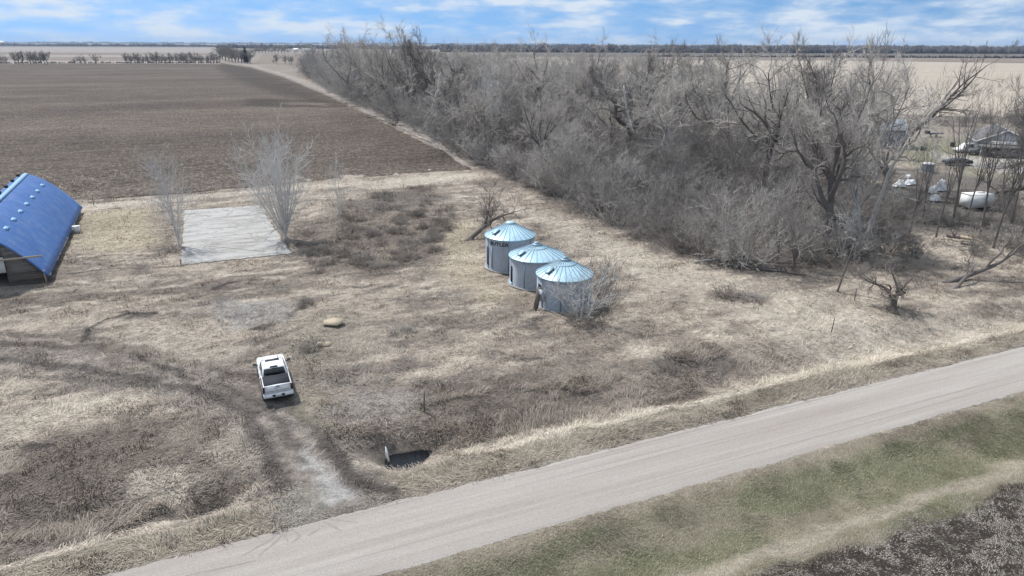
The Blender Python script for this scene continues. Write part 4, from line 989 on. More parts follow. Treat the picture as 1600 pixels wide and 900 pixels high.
rim_ = list(i_[0, :-1])+list(i_[:-1, -1])+list(i_[-1, :0:-1])+list(i_[:0:-1, 0]); rx_ = A([(lx.ravel()[k], ly.ravel()[k]) for k in rim_]); nr_ = len(rim_)
sl.add(np.concatenate([np.c_[rx_, np.full(nr_, .10)], np.c_[rx_, np.full(nr_, -.2)]]), [[k, k+nr_, (k+1) % nr_+nr_, (k+1) % nr_] for k in range(nr_)])
o = sl.build('slab', 'concrete', loc=(c0[0], c0[1], 0), rz=ang); tag(o, 'cracked pale concrete slab with weeds growing in it', 'concrete slab')
# pale board
x, y, z = P(522, 506); bd = MB(); bd.loft([[(-1, -.45, 0), (.5, -.7, .02), (1.0, -.3, .1), (.9, .35, .22), (-.1, .5, .24), (-1.1, .15, .12)], [(-1, -.45, .09), (.5, -.7, .11), (1.0, -.3, .19), (.9, .35, .31), (-.1, .5, .33), (-1.1, .15, .21)]])
o = bd.build('board', 'woodpale', loc=(x, y, z+.08)); o.scale = (.8, .9, 1); tag(o, 'larger pale tan board lying in the middle of the clearing', 'board')
x, y, z = P(506, 540); bd = MB(); bd.loft([[(-.6, -.3, 0), (.5, -.35, .02), (.55, .3, .08), (-.5, .3, .1)], [(-.6, -.3, .08), (.5, -.35, .1), (.55, .3, .16), (-.5, .3, .18)]]); tag(bd.build('board', 'woodpale', loc=(x, y, z+.05)), 'smaller pale tan board nearer the truck', 'board')

# posts and sign
def post(px, py, h, r, label, lean=(0, 0), mat='wood'):
    x, y, z = P(px, py); m = MB(); m.tube([(0, 0, -.2), (lean[0]*.5, lean[1]*.5, h*.5), (lean[0], lean[1], h)], [r, r*.95, r*.85], 7); m.box((lean[0], lean[1], h+.005), (r*1.2, r*1.2, .02))
    tag(m.build('fence_post', mat, loc=(x, y, z)), label, 'post', 'lone old fence posts')
post(663, 644, 1.5, .055, 'dark post standing above the water hole', (.05, 0)); post(1299, 520, 1.3, .045, 'thin dark post in the straw beside the road, right of the sedge clump', (.05, 0))
post(1335, 470, 1.2, .05, 'thin brown post in the straw below the leaning grey pole', (0, 0)); post(147, 322, 1.6, .05, 'dark post at the field edge right of the blue barn'); post(655, 625, .5, .03, 'short pale stake beside the dark post', (-.1, 0), 'bark_bleached')
post(283, 414, .6, .06, 'short dark post at the slab\'s near left corner')
x, y, z = P(608, 728)
sg = empty('marker_sign', (x, y, z), 0, 'narrow white marker sign on a thin post beside the water hole', 'sign')
m = MB(); m.tube([(0, 0, -.2), (-.06, .0, 1.5)], [.028, .028], 6); m.build('post', 'blackp', sg)
m = MB(); m.loft([[(-.02, -.05, .55), (.06, -.03, .62), (-.04, -.04, 1.45), (-.14, -.04, 1.60), (-.16, -.05, 1.0)], [(-.02, -.03, .55), (.06, -.01, .62), (-.04, -.02, 1.45), (-.14, -.02, 1.60), (-.16, -.03, 1.0)]]); m.build('plate', 'white', sg)

# ------------------------------------------------------------------ PICKUP (local +y forward, origin at ground centre)
def wheel(parent, x, y, r=.42, w=.28, name='wheel'):
    t = MB(); s = 1 if x > 0 else -1; prof = [(r*.62, -w/2), (r*.93, -w/2), (r, -w/2+.05), (r, w/2-.05), (r*.93, w/2), (r*.62, w/2)]
    t.lathe(prof, 24); V = t.v[0]; t.v[0] = np.stack([V[:, 2]+x, V[:, 0]+y, V[:, 1]+r], 1); o = t.build(name, 'tyre', parent)
    q = MB(); q.lathe([(.02, w/2-.06), (r*.3, w/2-.05), (r*.63, w/2-.02), (r*.64, -w/2)], 18); V = q.v[0]; q.v[0] = np.stack([V[:, 2]*s+x, V[:, 0]+y, V[:, 1]+r], 1); q.build('rim', 'rim', o)
    return o
def pickup(loc, rz):
    T = empty('pickup_truck', loc, rz, 'white crew cab pickup truck with black bed cover parked on the dirt track', 'pickup truck'); T.scale = (.94, .94, .94)
    # lower body, station: y, half width, sill z, top z
    st = [(2.90, .80, .50, .98), (2.80, .94, .45, 1.08), (2.45, 1.00, .42, 1.14), (1.9, 1.01, .42, 1.17), (1.25, 1.01, .42, 1.21), (1.0, 1.01, .42, 1.22), (-1.15, 1.01, .42, 1.24), (-1.22, 1.01, .42, 1.30), (-2.6, 1.01, .45, 1.32), (-2.78, .99, .50, 1.32)]
    m = MB(); secs = []
    for y, w, zb, zt in st:
        zm = zb+(zt-zb)*.55
        L = [(w*.90, zb), (w*.985, zb+.08), (w, zm), (w*.985, zt-.14), (w*.95, zt-.03), (w*.88, zt)]
        secs.append([(x, y, z) for x, z in L]+[(0, y, zt+.02)]+[(-x, y, z) for x, z in L[::-1]])
    m.loft(secs[::-1]); body = m.build('body', 'carpaint', T, True)
    md = body.modifiers.new('e', 'EDGE_SPLIT'); md.split_angle = R(38)
    # bulges of the wheel arches
    for sx_ in (-1, 1):
        for y in (1.92, -1.78):
            a = MB(); a.lathe([(.50, .93), (.50, 1.035), (.56, 1.03), (.58, .96)], 20, a0=0, a1=math.pi); V = a.v[0]; a.v[0] = np.stack([V[:, 2]*sx_, V[:, 0]+y, V[:, 1]+.44], 1); a.build('wheel_arch', 'blackp', T)
            w2 = MB(); w2.lathe([(.0, 1.012), (.50, 1.013)], 20, a0=0, a1=math.pi); V = w2.v[0]; w2.v[0] = np.stack([V[:, 2]*sx_, V[:, 0]+y, V[:, 1]+.42], 1); w2.build('wheel_well', 'black', T)
            wheel(T, sx_*.90, y)
    # cab
    cab = [(1.28, .86, 1.20, .84, 1.215), (.95, .875, 1.20, .80, 1.48), (.50, .885, 1.20, .735, 1.82), (.25, .89, 1.20, .72, 1.885), (-.4, .89, 1.21, .715, 1.905), (-.78, .885, 1.22, .715, 1.885), (-.95, .88, 1.22, .73, 1.80), (-1.20, .87, 1.23, .83, 1.30)]
    m = MB(); secs = []
    for y, wb, zb, wt, zt in cab:
        L = [(wb, zb), (wb-.01, zb+.05), (wt+.035, zt-.07), (wt, zt-.02), (wt-.08, zt)]
        secs.append([(x, y, z) for x, z in L]+[(0, y, zt+.015)]+[(-x, y, z) for x, z in L[::-1]])
    m.loft(secs[::-1]); c = m.build('cab', 'carpaint', T, True); md = c.modifiers.new('e', 'EDGE_SPLIT'); md.split_angle = R(40)
    def glass(nm_, quad, th=.012, par=T, mt='glass'):
        q = A(quad, float); n = np.cross(q[1]-q[0], q[2]-q[0]); n /= np.linalg.norm(n)
        g_ = MB(); g_.loft([list(q-n*th), list(q+n*th)]); return g_.build(nm_, mt, par)
    glass('windshield', [(-.78, 1.20, 1.30), (.78, 1.20, 1.30), (.67, .56, 1.80), (-.67, .56, 1.80)], .02)
    glass('rear_window', [(-.75, -1.195, 1.36), (.75, -1.195, 1.36), (.66, -.985, 1.79), (-.66, -.985, 1.79)], .02)
    for s in (-1, 1):
        for y0, y1, yt0, yt1 in ((.95, .12, .55, .12), (.04, -.82, .04, -.70)):
            glass('side_window', [(s*.885, y0, 1.27), (s*.890, y1, 1.27), (s*.757, yt1, 1.77), (s*.757, yt0, 1.77)], .018)
        for y0 in (.12, -.78):
            h = MB(); h.box((s*1.02, y0, 1.10), (.03, .20, .035)); h.build('door_handle', 'carpaint', T)
        mi = MB(); mi.box((s*1.04, .86, 1.33), (.20, .06, .06)); mi.box((s*1.20, .84, 1.38), (.22, .12, .24), None, .85); mo = mi.build('mirror', 'blackp', T)
        mc = MB(); mc.box((s*1.20, .79, 1.33), (.20, .02, .12)); mc.build('mirror_glass', 'rim', mo)
        rl = MB(); rl.box((s*.70, -.1, 1.915), (.03, 1.1, .03)); rl.build('roof_rail', 'rim', T)
        tl = MB(); tl.box((s*.925, -2.80, 1.07), (.15, .10, .44), None, .92); t_ = tl.build('tail_light', 'red', T)
        tl = MB(); tl.box((s*.925, -2.852, 1.06), (.10, .01, .14)); tl.build('lens', 'blackp', t_)
        hl = MB(); hl.box((s*.78, 2.86, .86), (.30, .10, .16)); hl.build('headlight', 'rim', T)
        bs = MB(); bs.box((s*.97, -1.98, 1.335), (.06, 1.5, .03)); bs.build('bed_rail', 'blackp', T)
    glass('sunroof', [(-.48, .0, 1.922), (.48, .0, 1.922), (.46, .30, 1.905), (-.46, .30, 1.905)], .012)
    b_ = MB(); b_.box((0, -.93, 1.885), (.50, .10, .05), (R(20), 0, 0)); b_.build('brake_lamp', 'blackp', T)
    b_ = MB(); b_.box((0, -1.97, 1.355), (1.74, 1.46, .05), None, .985); tn = b_.build('bed_cover', 'tonneau', T)
    for y in (-1.6, -2.1): q = MB(); q.box((0, y, 1.383), (1.70, .02, .008)); q.build('fold_seam', 'blackp', tn)
    b_ = MB(); b_.box((0, -2.79, 1.06), (1.62, .09, .50), None, .98); b_.box((0, -2.80, 1.315), (1.66, .12, .035)); tg = b_.build('tailgate', 'carpaint', T)
    q = MB(); q.box((0, -2.845, 1.245), (.26, .02, .05)); q.build('handle', 'blackp', tg)
    q = MB(); q.box((0, -2.840, 1.14), (.46, .012, .05)); q.box((-.12, -2.840, 1.04), (.20, .012, .03)); q.build('emblem', 'rim', tg)
    q = MB(); q.box((0, -2.838, .92), (1.5, .01, .02)); q.build('crease', 'greypaint', tg)
    b_ = MB(); b_.loft([[(x, -2.78, .50), (x, -2.95, .50), (x, -2.98, .56), (x, -2.98, .72), (x, -2.94, .76), (x, -2.78, .76)] for x in (-.98, -.5, .5, .98)]); bp = b_.build('rear_bumper', 'white', T)
    q = MB(); q.box((0, -2.86, .43), (1.7, .16, .14)); q.build('lower_valance', 'blackp', bp)
    for s in (-1, 1): q = MB(); q.box((s*.30, -2.985, .64), (.20, .01, .16)); q.box((s*.86, -2.90, .47), (.24, .2, .12)); q.build('bumper_step', 'blackp', bp)
    q = MB(); q.box((0, -2.99, .65), (.32, .012, .16)); q.build('license_plate', 'white_old', bp)
    fb_ = MB(); fb_.box((0, 2.93, .55), (1.8, .16, .26), None, .95); fb_.build('front_bumper', 'rim', T)
    gr = MB(); gr.box((0, 2.90, .86), (1.1, .06, .30)); gr.build('grille', 'blackp', T)
    hd = MB(); hd.loft([[(-.55, y, z), (-.45, y, z+.04), (.45, y, z+.04), (.55, y, z)] for y, z in ((1.3, 1.225), (2.0, 1.185), (2.6, 1.135))]); hd.build('hood_bulge', 'carpaint', T)
    ch = MB(); ch.box((0, 0, .40), (1.5, 5.0, .16)); ch.build('chassis', 'black', T)
    return T
pickup((TRUCK[0], TRUCK[1], TZ(*TRUCK)+.02), R(24))

# ------------------------------------------------------------------ FARMYARD
def yard_vehicle(px, py, rz, mt, L, Wd, Hh, label, kind='car', nm='parked_car'):
    x, y = G(px, py); T = empty(nm, (x, y, TZ(x, y)), rz, label, 'car' if kind == 'car' else 'pickup truck'); h = L/2; w = Wd/2
    if kind == 'car': prof = [(-h, .45), (-h, .85), (-h*.92, 1.0), (-h*.72, 1.02), (-h*.55, Hh*.97), (-h*.2, Hh), (h*.12, Hh*.98), (h*.45, 1.03), (h*.92, .88), (h, .7), (h, .42)]
    else: prof = [(-h, .5), (-h, 1.2), (-h*.2, 1.2), (-h*.15, Hh*.97), (h*.25, Hh), (h*.45, 1.2), (h*.95, 1.08), (h, .9), (h, .5)]
    b_ = MB(); secs = []
    for s, k in ((-1, .0), (-.93, .05), (0, .07), (.93, .05), (1, 0)): secs.append([(w*s*(1-.16*max(0, (z-1.0)/(Hh-1.0))), y_, z+k*(z > .9)) for y_, z in prof])
    b_.loft(secs); b_.build('body', mt, T)
    for s in (-1, 1):
        g_ = MB(); y0, y1 = (-h*.5, h*.3) if kind == 'car' else (-h*.1, h*.3); q = [(s*(w*.955), y0, 1.06), (s*(w*.955), y1, 1.06), (s*(w*.885), y1-h*.2, Hh*.93), (s*(w*.885), y0+h*.05, Hh*.93)]
        g_.loft([[(a_*1.0, b2_, c_) for a_, b2_, c_ in q], [(a_+s*.03, b2_, c_) for a_, b2_, c_ in q]]); g_.build('side_window', 'glass', T)
        for yy_ in (h*.62, -h*.62): wheel(T, s*(w-.1), yy_, .34, .2)
    return T
yard_vehicle(1507, 238, R(100), 'white', 4.6, 1.9, 1.9, 'white car parked left in the farmyard row', 'car')
yard_vehicle(1520, 238, R(60), 'white', 4.4, 1.8, 1.45, 'white low car between the taller white car and the dark pickup')
yard_vehicle(1532, 242, R(80), 'greypaint', 5.4, 2.0, 1.8, 'dark grey pickup beside the white cars in the farmyard', 'pickup', 'parked_pickup')
yard_vehicle(1565, 246, R(95), 'darkpaint', 5.2, 2.0, 1.9, 'black pickup parked in front of the grey house', 'pickup', 'parked_pickup')
yard_vehicle(1582, 247, R(70), 'greypaint', 4.6, 1.9, 1.7, 'grey car parked right of the black pickup by the house')
yard_vehicle(1495, 258, R(85), 'darkpaint', 4.8, 1.9, 1.3, 'low dark car standing alone on the grass nearer the wood')
def gable_house(name, x, y, rz, L, Wd, hw, hr, mw, mr, label, cat, trim='white', over=.5, parts=True):
    """ridge along local x; gables at +-x"""
    T = empty(name, (x, y, 0), rz, label, cat)
    m = MB(); m.box((0, 0, hw/2-.1), (L, Wd, hw+.2))
    for s in (-1, 1): m.loft([[(s*(L/2-.12), -Wd/2, hw), (s*(L/2-.12), Wd/2, hw), (s*(L/2-.12), 0, hr-.1)], [(s*(L/2), -Wd/2, hw), (s*(L/2), Wd/2, hw), (s*(L/2), 0, hr-.1)]])
    m.build('wall', mw, T); sl_ = (hr-hw)/(Wd/2)
    r_ = MB(); e = over
    for s in (-1, 1):
        q = [(-L/2-e, s*(Wd/2+e), hw-e*sl_), (L/2+e, s*(Wd/2+e), hw-e*sl_), (L/2+e, s*.005, hr), (-L/2-e, s*.005, hr)]; r_.loft([[A(v_)+A([0, 0, .03]) for v_ in q], [A(v_)+A([0, 0, .15]) for v_ in q]])
    rr_ = r_.build('roof', mr, T)
    for s in (-1, 1):
        t = MB()
        for ss in (-1, 1): t.tube([(s*(L/2+e+.03), ss*(Wd/2+e), hw-e*sl_+.05), (s*(L/2+e+.03), 0, hr+.07)], [.11, .11], 4)
        t.build('gable_trim', trim, rr_)
        t = MB(); t.box((0, s*(Wd/2+e+.05), hw-e*sl_+.08), (L+2*e, .1, .18)); t.build('eave_trim', trim, rr_)
    return T
# shed: right gable corner at (1427,232)
xc, yc = G(1421, 231); T = gable_house('shed', xc-9.0, yc+5.5, R(-20), 17, 10, 4.2, 5.9, 'shed_wall', 'shed_roof', 'blue grey steel shed with white trim standing behind the wood', 'shed', over=.25)
c = MB(); [c.box((sx_*8.53, sy_*5.0, 2.05), (.14, .18, 4.1)) for sx_ in (-1, 1) for sy_ in (-1, 1)]; c.build('corner_trim', 'white', T)
d = MB(); d.box((8.54, -.8, 1.75), (.08, 3.6, 3.5)); d.build('door', 'shed_roof', T)
d = MB(); d.box((3.5, -5.04, 1.1), (1.0, .08, 2.1)); d.build('side_door', 'white', T)
x, y = G(1413, 233); m = MB(); m.box((0, 0, .5), (1.8, .9, 1.0), None, .8); m.lathe([(.5, 1.0), (.35, 1.25), (.02, 1.3)], 12); tag(m.build('bale', 'white_old', loc=(x, y, 0)), 'small white wrapped bundle at the shed\'s front corner', 'bundle')
# house with a gable facing the yard, ridge going away
xc, yc = G(1583, 246); hh = gable_house('house', xc+1.5, yc+7.5, R(66), 12, 9.5, 3.0, 5.2, 'siding', 'shingle', 'grey house with a white trimmed gable facing the dirt yard', 'house', over=.6)
d = MB(); d.box((-6.06, 1.4, 1.15), (.12, 3.2, 2.2)); d.build('garage_door', 'white', hh)
d = MB(); d.box((-6.06, -2.5, 1.6), (.1, 1.3, 1.1)); d.build('window', 'glass', hh)
d = MB(); d.loft([[(-6.2, -4.8, 2.3), (-6.2, 4.8, 2.3), (-9.2, 4.8, 1.95), (-9.2, -4.8, 1.95)], [(-6.2, -4.8, 2.42), (-6.2, 4.8, 2.42), (-9.2, 4.8, 2.05), (-9.2, -4.8, 2.05)]]); d.build('porch_roof', 'shingle', hh)
for yy_ in (-4.5, 0, 4.5): d = MB(); d.box((-9.0, yy_, .98), (.14, .14, 1.96)); d.build('porch_post', 'white', hh)
# stock tank
x, y = G(1448, 269); tk = empty('stock_tank', (x, y, 0), 0, 'dark round tank with a white lid standing in the scrub', 'tank')
m = MB(); m.lathe([(.98, 0), (1.0, .1), (1.0, 1.5), (.96, 1.55)], 28); m.build('wall', 'shed_wall', tk, True); m = MB(); m.lathe([(1.08, 1.5), (1.1, 1.6), (.9, 1.72), (.02, 1.85)], 28); m.build('lid', 'white', tk, True)
m = MB(); m.lathe([(1.1, .0), (1.35, 0), (1.35, .12), (1.1, .14)], 28); m.build('base', 'concrete', tk)
# white box trailer
x, y = G(1523, 327); tr = empty('box_trailer', (x, y, 0), R(6), 'white box trailer standing in scrub behind the slim trees', 'trailer')
m = MB(); m.box((0, 0, 1.35), (3.7, 1.9, 1.75), None, .985); m.build('box', 'white', tr); m = MB(); m.box((0, 0, 2.25), (3.74, 1.94, .06)); m.box((.6, .4, 2.34), (1.0, .6, .14)); m.build('roof', 'white_old', tr)
m = MB(); m.box((0, 0, .40), (3.6, 1.6, .12)); m.tube([(-1.8, 0, .42), (-3.2, 0, .42)], [.05, .05], 6); m.build('frame', 'blackp', tr); [wheel(tr, s*.85, 0, .33, .2) for s in (-1, 1)]
# torn white plastic heaps
def heap(px, py, w, h, d_, label, seed):
    x, y = G(px, py); rg = np.random.default_rng(seed); m = MB(); n = 22; k = 12
    gx, gy = np.meshgrid(np.linspace(-1, 1, n), np.linspace(-1, 1, k)); rr_ = np.clip(1-(gx**2+gy**2)**.8, 0, 1)
    z = rr_**.5*h*.6*(.35+1.3*fbm(gx*3+seed, gy*3, seed, 3)); ii = np.arange(n*k).reshape(k, n)
    m.add(np.stack([gx*w/2+(fbm(gx*3, gy*3, seed+1, 2)-.5)*.7, gy*d_/2, z-.05], -1), np.stack([ii[:-1, :-1], ii[:-1, 1:], ii[1:, 1:], ii[1:, :-1]], -1).reshape(-1, 4))
    o = m.build('plastic_heap', 'white', loc=(x, y, .25), rz=rg.uniform(-.3, .5)); tag(o, label, 'plastic heap', 'torn white plastic heaps in the scrub')
heap(1405, 293, 1.8, 1.6, 1.2, 'crumpled white plastic heap farthest left in the scrub', 3); heap(1421, 289, 2.4, 1.4, 1.2, 'long white plastic heap right of the farthest left one', 4)
heap(1456, 303, 1.4, 1.8, 1.0, 'white plastic heap left of the peaked one', 5); heap(1469, 299, 1.6, 2.4, 1.0, 'peaked white plastic heap nearest the box trailer', 6); heap(1460, 315, 1.4, 1.3, 1.2, 'rounded white plastic heap in front of the others', 8); heap(1418, 279, .9, .9, .8, 'tiny white plastic scrap behind the long heap', 9)
# dark flatbed and things on the yard lawn
x, y = G(1458, 214); m = MB(); m.box((0, 0, .9), (4.2, 1.8, .18)); m.box((-1.9, 0, 1.3), (.12, 1.8, .7)); fbt = empty('flatbed_trailer', (x, y, 0), R(10), 'low dark flatbed trailer on the lawn behind the farmyard', 'trailer'); m.build('deck', 'darkpaint', fbt); [wheel(fbt, s*.8, 0, .35, .2) for s in (-1, 1)]
for px, py, lab in ((1442, 235, 'dark barrel on the lawn right of the shed'), (1488, 229, 'dark barrel on the lawn left of the white cars')):
    x, y = G(px, py); m = MB(); m.lathe([(.02, 0), (.5, 0), (.55, .3), (.55, .7), (.5, 1.0), (.02, 1.02)], 16); tag(m.build('barrel', 'blackp', loc=(x, y, 0), smooth=True), lab, 'barrel')

# ------------------------------------------------------------------ FAR BELTS: trees one by one
def far_tree(px, py, ty, lab, grp, i=None, sx=1.0):
    x, y = G(px, py); i = int(rng.integers(0, 3)) if i is None else i; place_tree(FAR[i], x, y, max(3, HT(x, y, ty)), HF[i], lab, 'tree', grp, z=0, sx=sx)
FAR = [mesh_pair(tree_meshes(71+i, 11, 6, .2, (0, 0), .5, .3, .12, .4, (5, 5, 5), .045, tlen=.7), 'bark', 'twig') for i in range(3)]
HF = [max(th_(a), th_(b)) for a, b in FAR]
g1 = 'bare trees of the far left shelterbelt'
for px in list(np.linspace(24, 36, 3))+list(np.linspace(48, 74, 7)): far_tree(px, 100.5+rng.uniform(-.4, .4), rng.uniform(79, 84), 'slim dark bare tree in the gappy left part of the distant shelterbelt', g1, sx=.9)
for px in (2, 10, 118, 127, 133, 150): far_tree(px, 100.5, rng.uniform(84, 90), 'small lone bare tree in the gap of the distant shelterbelt', g1)
for px in list(np.arange(196, 345, 3.6)): far_tree(px+rng.uniform(-1.5, 1.5), 99.6+rng.uniform(-.5, .5), rng.uniform(81, 89), 'bare tree in the dense right part of the distant shelterbelt', g1, sx=.9)
g2 = 'bare trees along the far farm track'
for px, py, ty in ((348, 93, 74), (353, 95, 73), (358, 96, 72), (363, 97, 74), (368, 97.5, 76), (373, 98, 76), (378, 98.5, 78), (383, 98.5, 78), (387, 98.5, 76), (391, 99, 80), (344, 88, 73), (350, 87, 72), (360, 90, 73)): far_tree(px, py, ty, 'grey bare tree in the clump beside the far farm track', g2, sx=1.5)
for px in (428, 432, 453, 456, 470, 484, 492, 500, 446, 510): far_tree(px, 99+rng.uniform(0, 1.5), rng.uniform(84, 92), 'small bare tree on the field boundary left of the wood', 'small boundary trees left of the wood')
for px in list(np.arange(395, 455, 5)): far_tree(px, 83+rng.uniform(-.3, .5), rng.uniform(70, 76), 'bare tree behind the distant farmstead buildings', 'trees round the distant farmstead', sx=1.5)
for px, py, ty, s in ((560, 150, 112, 1), (495, 128, 104, 1.4), (505, 135, 108, 1.2), (480, 122, 100, 1.3), (470, 118, 103, 1.2), (515, 145, 118, 1.2), (530, 150, 122, 1.2), (490, 120, 98, 1.2)):
    x, y = G(px, py); add_shrub(x+3, y, HT(x, y, ty)/5.5, 'grey shrub where the wood tapers out beside the far track', 'shrubs at the wood\'s far end', sz=1)
# evergreen on the far track
x, y = G(385, 99); ev = empty('evergreen', (x, y, 0), 0, 'dark pointed evergreen beside the far farm track', 'tree'); h = HT(x, y, 72)
m = MB(); m.tube([(0, 0, 0), (0, 0, h*.9)], [.3, .06], 6); m.build('trunk', 'bark', ev)
m = MB(); n = 2600; t = rng.random(n)**.8; a = rng.uniform(0, 6.28, n); rr_ = (1-t)*h*.16+.2; S = np.stack([np.cos(a)*rr_*.2, np.sin(a)*rr_*.2, h*.08+t*h*.9], 1); D = np.stack([np.cos(a), np.sin(a), np.full(n, -.15)], 1); p, q = grow(S, D, rr_*rng.uniform(.6, 1.3, n), np.full(n, .12), 2, .15, 0, .3); m.tubes(p, q, 3); m.build('crown', 'farbush', ev)

# distant farm buildings
def far_building(px, py, wpx, hpx, mw, mr, label, nm='farm_building', rz=.15):
    x, y = G(px, py); sc = math.hypot(x, y, CH)/F; Wd = wpx*sc; h = hpx*sc
    gable_house(nm, x, y, rz, Wd, Wd*.45, h*.6, h, mw, mr, label, 'farm building', over=.3)
far_building(482, 80.5, 15, 4.2, 'white', 'shed_roof', 'long blue roofed distant farm building left of the wood'); far_building(463, 80.5, 7, 4.5, 'white', 'white_old', 'short white distant farm building left of the long blue roofed one')
far_building(403, 80, 8, 3.2, 'woodpale', 'white_old', 'pale distant farmhouse right of the far track trees'); far_building(4, 70, 7, 4.5, 'woodpale', 'white_old', 'cream distant farmhouse at the far left of the horizon'); far_building(434, 79.6, 2.4, 2.4, 'white', 'white', 'tiny white distant outbuilding near the farmstead trees')
far_building(1590, 233, 0.01, 0.01, 'white', 'white', '') if False else None
# far woods
def farwood(name, pts_px, hm, dep, n, mat, label, seed, pw=0):
    rg = np.random.default_rng(seed); m = MB(); t = rg.random(n); ax = [p[0] for p in pts_px]; ay = [p[1] for p in pts_px]
    px = ax[0]+(ax[-1]-ax[0])*t; py = np.interp(px, ax, ay); XYs = A([G(a, b_) for a, b_ in zip(px, py)])
    dr_ = XYs/np.linalg.norm(XYs, axis=1, keepdims=True); XYs = XYs+dr_*(rg.random(n)*dep)[:, None]
    h = hm*rg.uniform(.45, 1.15, n)*(.7+.6*vnoise(px*.12, px*0, seed)); w_ = h*rg.uniform(.35, .8, n)
    base = A([[0, 0, -.1], [1, 0, .1], [.5, .87, .3], [-.5, .87, .15], [-1, 0, .3], [-.5, -.87, .1], [.5, -.87, .25], [.55, .1, .7], [-.1, .55, .85], [-.45, -.3, .75], [.1, -.1, 1.0]])
    f = A([[1, 2, 7], [2, 8, 7], [2, 3, 8], [3, 4, 9], [3, 9, 8], [4, 5, 9], [5, 6, 10], [5, 10, 9], [6, 1, 7], [6, 7, 10], [7, 8, 10], [8, 9, 10], [0, 2, 1], [0, 3, 2], [0, 4, 3], [0, 5, 4], [0, 6, 5], [0, 1, 6]])
    V = base[None]*np.stack([w_, w_, h], 1)[:, None]*rg.uniform(.75, 1.25, (n, 11, 3)); V[..., :2] += XYs[:, None]
    m.add(V, (np.arange(n)[:, None, None]*11+f[None]).reshape(-1, 3)); tag(m.build(name, mat), label, 'wood', None, 'stuff')
farwood('distant_wood', [(690, 81.7), (1600, 84.5), (2200, 88)], 14, 300, 6000, 'farwood', 'dark distant wood band along the right horizon', 1)
farwood('distant_wood', [(690, 74), (2200, 79)], 15, 1500, 5000, 'farwood', 'blue farther wood behind the dark band on the right horizon', 2)
farwood('distant_wood', [(-300, 70.2), (340, 73.2), (700, 76)], 11, 500, 3200, 'farwood', 'grey distant wood band along the left horizon', 3)
farwood('distant_wood', [(-300, 66.9), (900, 70.2)], 22, 2500, 2600, 'farwood', 'hazy farther wood on the left horizon', 4)
farwood('distant_wood', [(340, 75.5), (700, 77.5)], 12, 300, 700, 'farwood', 'distant wood behind the farmstead left of the big wood', 5)
farwood('distant_hedge', [(1000, 88.8), (1600, 91.2), (2200, 94)], 3.8, 25, 1100, 'farbush', 'low dark hedge line beyond the tan field', 6)
farwood('distant_hedge', [(-200, 99.8), (345, 98.6)], 2.0, 10, 420, 'twig_brown', 'low brush at the foot of the distant shelterbelt', 7)
# far structures on the right horizon
def tower(px, py, ty, w, label, kind):
    x, y = G(px, py); sc = y/F; h = HT(x, y, ty) if False else (py-ty)*sc*1.02
    T = empty('grain_elevator' if kind else 'water_tower', (x, y, 0), 0, label, 'elevator' if kind else 'water tower')
    if kind: m = MB(); m.box((0, 0, h*.40), (w, w, h*.8)); m.build('house', 'greypaint', T); m = MB(); m.box((0, 0, h*.9), (w*.5, w*.6, h*.2), None, .6); m.build('headhouse', 'greypaint', T)
    else: m = MB(); m.tube([(0, 0, 0), (0, 0, h*.8)], [w*.16, w*.12], 8); m.build('stem', 'greypaint', T); m = MB(); m.lathe([(w*.1, h*.75), (w*.5, h*.85), (w*.5, h*.93), (.02, h)], 16); m.build('tank', 'greypaint', T)
tower(1515.5, 72.6, 64, 14, 'faint water tower on the horizon, left of the dark elevator', 0); tower(1540.5, 72.8, 64, 11, 'narrow dark grain elevator on the right horizon', 1)
tower(1587, 73, 63, 22, 'wide dark grain elevator at the right end of the horizon', 1); tower(1581, 73, 65, 12, 'faint water tower beside the wide elevator on the horizon', 0)

# ------------------------------------------------------------------ haze, sun, sky, camera
hz = MB(); hz.box((0, 5200, 40), (22000, 13000, 95)); 
m = bpy.data.materials.new('haze'); m.use_nodes = True; nt = m.node_tree; nt.nodes.clear(); out = nt.nodes.new('ShaderNodeOutputMaterial'); pv = nt.nodes.new('ShaderNodeVolumePrincipled')
pv.inputs['Color'].default_value = (.62, .78, 1, 1); pv.inputs['Density'].default_value = .00007; pv.inputs['Anisotropy'].default_value = .1; nt.links.new(pv.outputs[0], out.inputs['Volume'])
tag(hz.build('haze', m), 'thin pale haze over the far fields', 'haze', None, 'stuff')

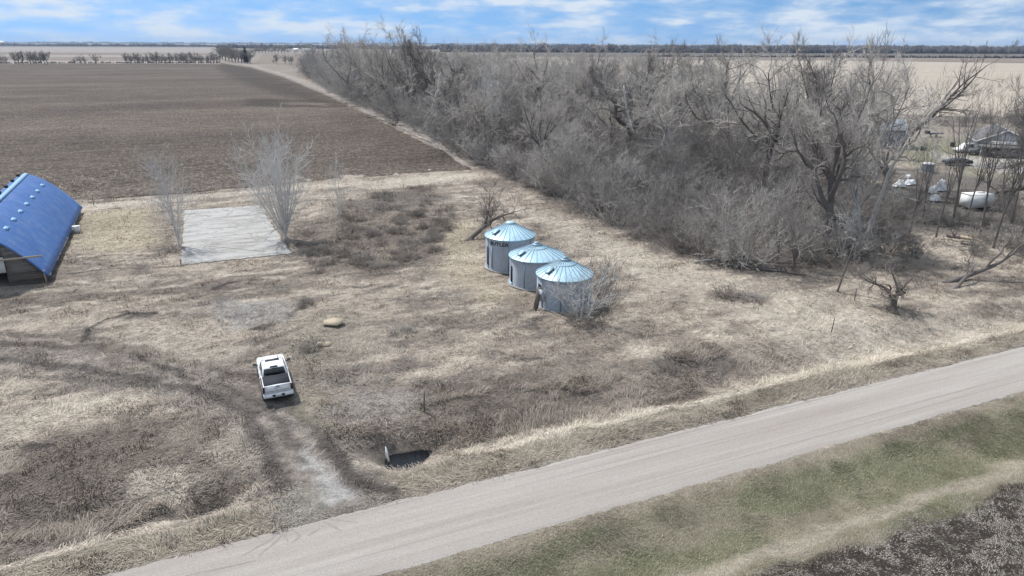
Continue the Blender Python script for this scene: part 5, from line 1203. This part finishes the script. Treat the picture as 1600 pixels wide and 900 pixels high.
EL, AZ = R(57), R(-48)          # sun ahead and to the left
sd = bpy.data.lights.new('sun', 'SUN'); sd.energy = 3.7; sd.angle = R(1.6); sd.color = (1, .972, .938)
so = bpy.data.objects.new('sun', sd); COL.objects.link(so)
dirn = Vector((math.sin(AZ)*math.cos(EL), math.cos(AZ)*math.cos(EL), math.sin(EL)))
so.rotation_euler = dirn.to_track_quat('Z', 'Y').to_euler(); so.location = (0, 0, 80)
wd = bpy.data.worlds.new('World'); scn.world = wd; wd.use_nodes = True; nt = wd.node_tree; bg = nt.nodes['Background']
sky = nt.nodes.new('ShaderNodeTexSky'); sky.sky_type = 'NISHITA'; sky.sun_disc = False; sky.sun_elevation = EL; sky.sun_rotation = AZ; sky.altitude = 300; sky.air_density = 1.0; sky.dust_density = .3; sky.ozone_density = 2.0
tc = nt.nodes.new('ShaderNodeTexCoord'); va = nt.nodes.new('ShaderNodeVectorMath'); va.operation = 'ADD'; va.inputs[1].default_value = (0, 0, .42); nt.links.new(tc.outputs['Generated'], va.inputs[0])
vn = nt.nodes.new('ShaderNodeVectorMath'); vn.operation = 'NORMALIZE'; nt.links.new(va.outputs[0], vn.inputs[0]); nt.links.new(vn.outputs[0], sky.inputs[0])
n1 = noise(nt, 1, 8, tc.outputs['Generated'], .55, (15, 15, 62)); n2 = noise(nt, 1, 3, tc.outputs['Generated'], .5, (3.2, 3.2, 26))
cl = ramp(nt, mathn(nt, 'ADD', mathn(nt, 'MULTIPLY', n1, .6), mathn(nt, 'MULTIPLY', n2, .4)), [(.42, 0), (.50, .25), (.60, .9)])
hs_ = nt.nodes.new('ShaderNodeHueSaturation'); hs_.inputs['Hue'].default_value = .49; hs_.inputs['Saturation'].default_value = 1.12; hs_.inputs['Value'].default_value = 1.35; nt.links.new(sky.outputs[0], hs_.inputs['Color'])
sz_ = nt.nodes.new('ShaderNodeSeparateXYZ'); nt.links.new(tc.outputs['Generated'], sz_.inputs[0])
cl = mathn(nt, 'MAXIMUM', cl, ramp(nt, sz_.outputs[2], [(.12, 0), (.40, .65)]))     # unseen cloud added overhead to make the sky's fill light less blue
c = mixc(nt, cl, hs_.outputs[0], (5.9, 6.5, 7.2))
nt.links.new(c, bg.inputs[0]); bg.inputs[1].default_value = .105
cam = bpy.data.cameras.new('camera'); cam.sensor_width = 36; cam.lens = F/1600*36; cam.clip_end = 60000; cam.clip_start = .5
co = bpy.data.objects.new('camera', cam); COL.objects.link(co)
mw = Matrix(((_R[0], _U[0], -_F[0], 0), (_R[1], _U[1], -_F[1], 0), (_R[2], _U[2], -_F[2], CH), (0, 0, 0, 1))); co.matrix_world = mw
scn.camera = co
scn.view_settings.view_transform = 'Standard'; scn.view_settings.look = 'None'; scn.view_settings.exposure = 0.30; scn.view_settings.gamma = 1
print('objects', len(COL.objects), 'shrubs', nsh, 'young', nm, 'deep', cnt, 'water level', wlev)
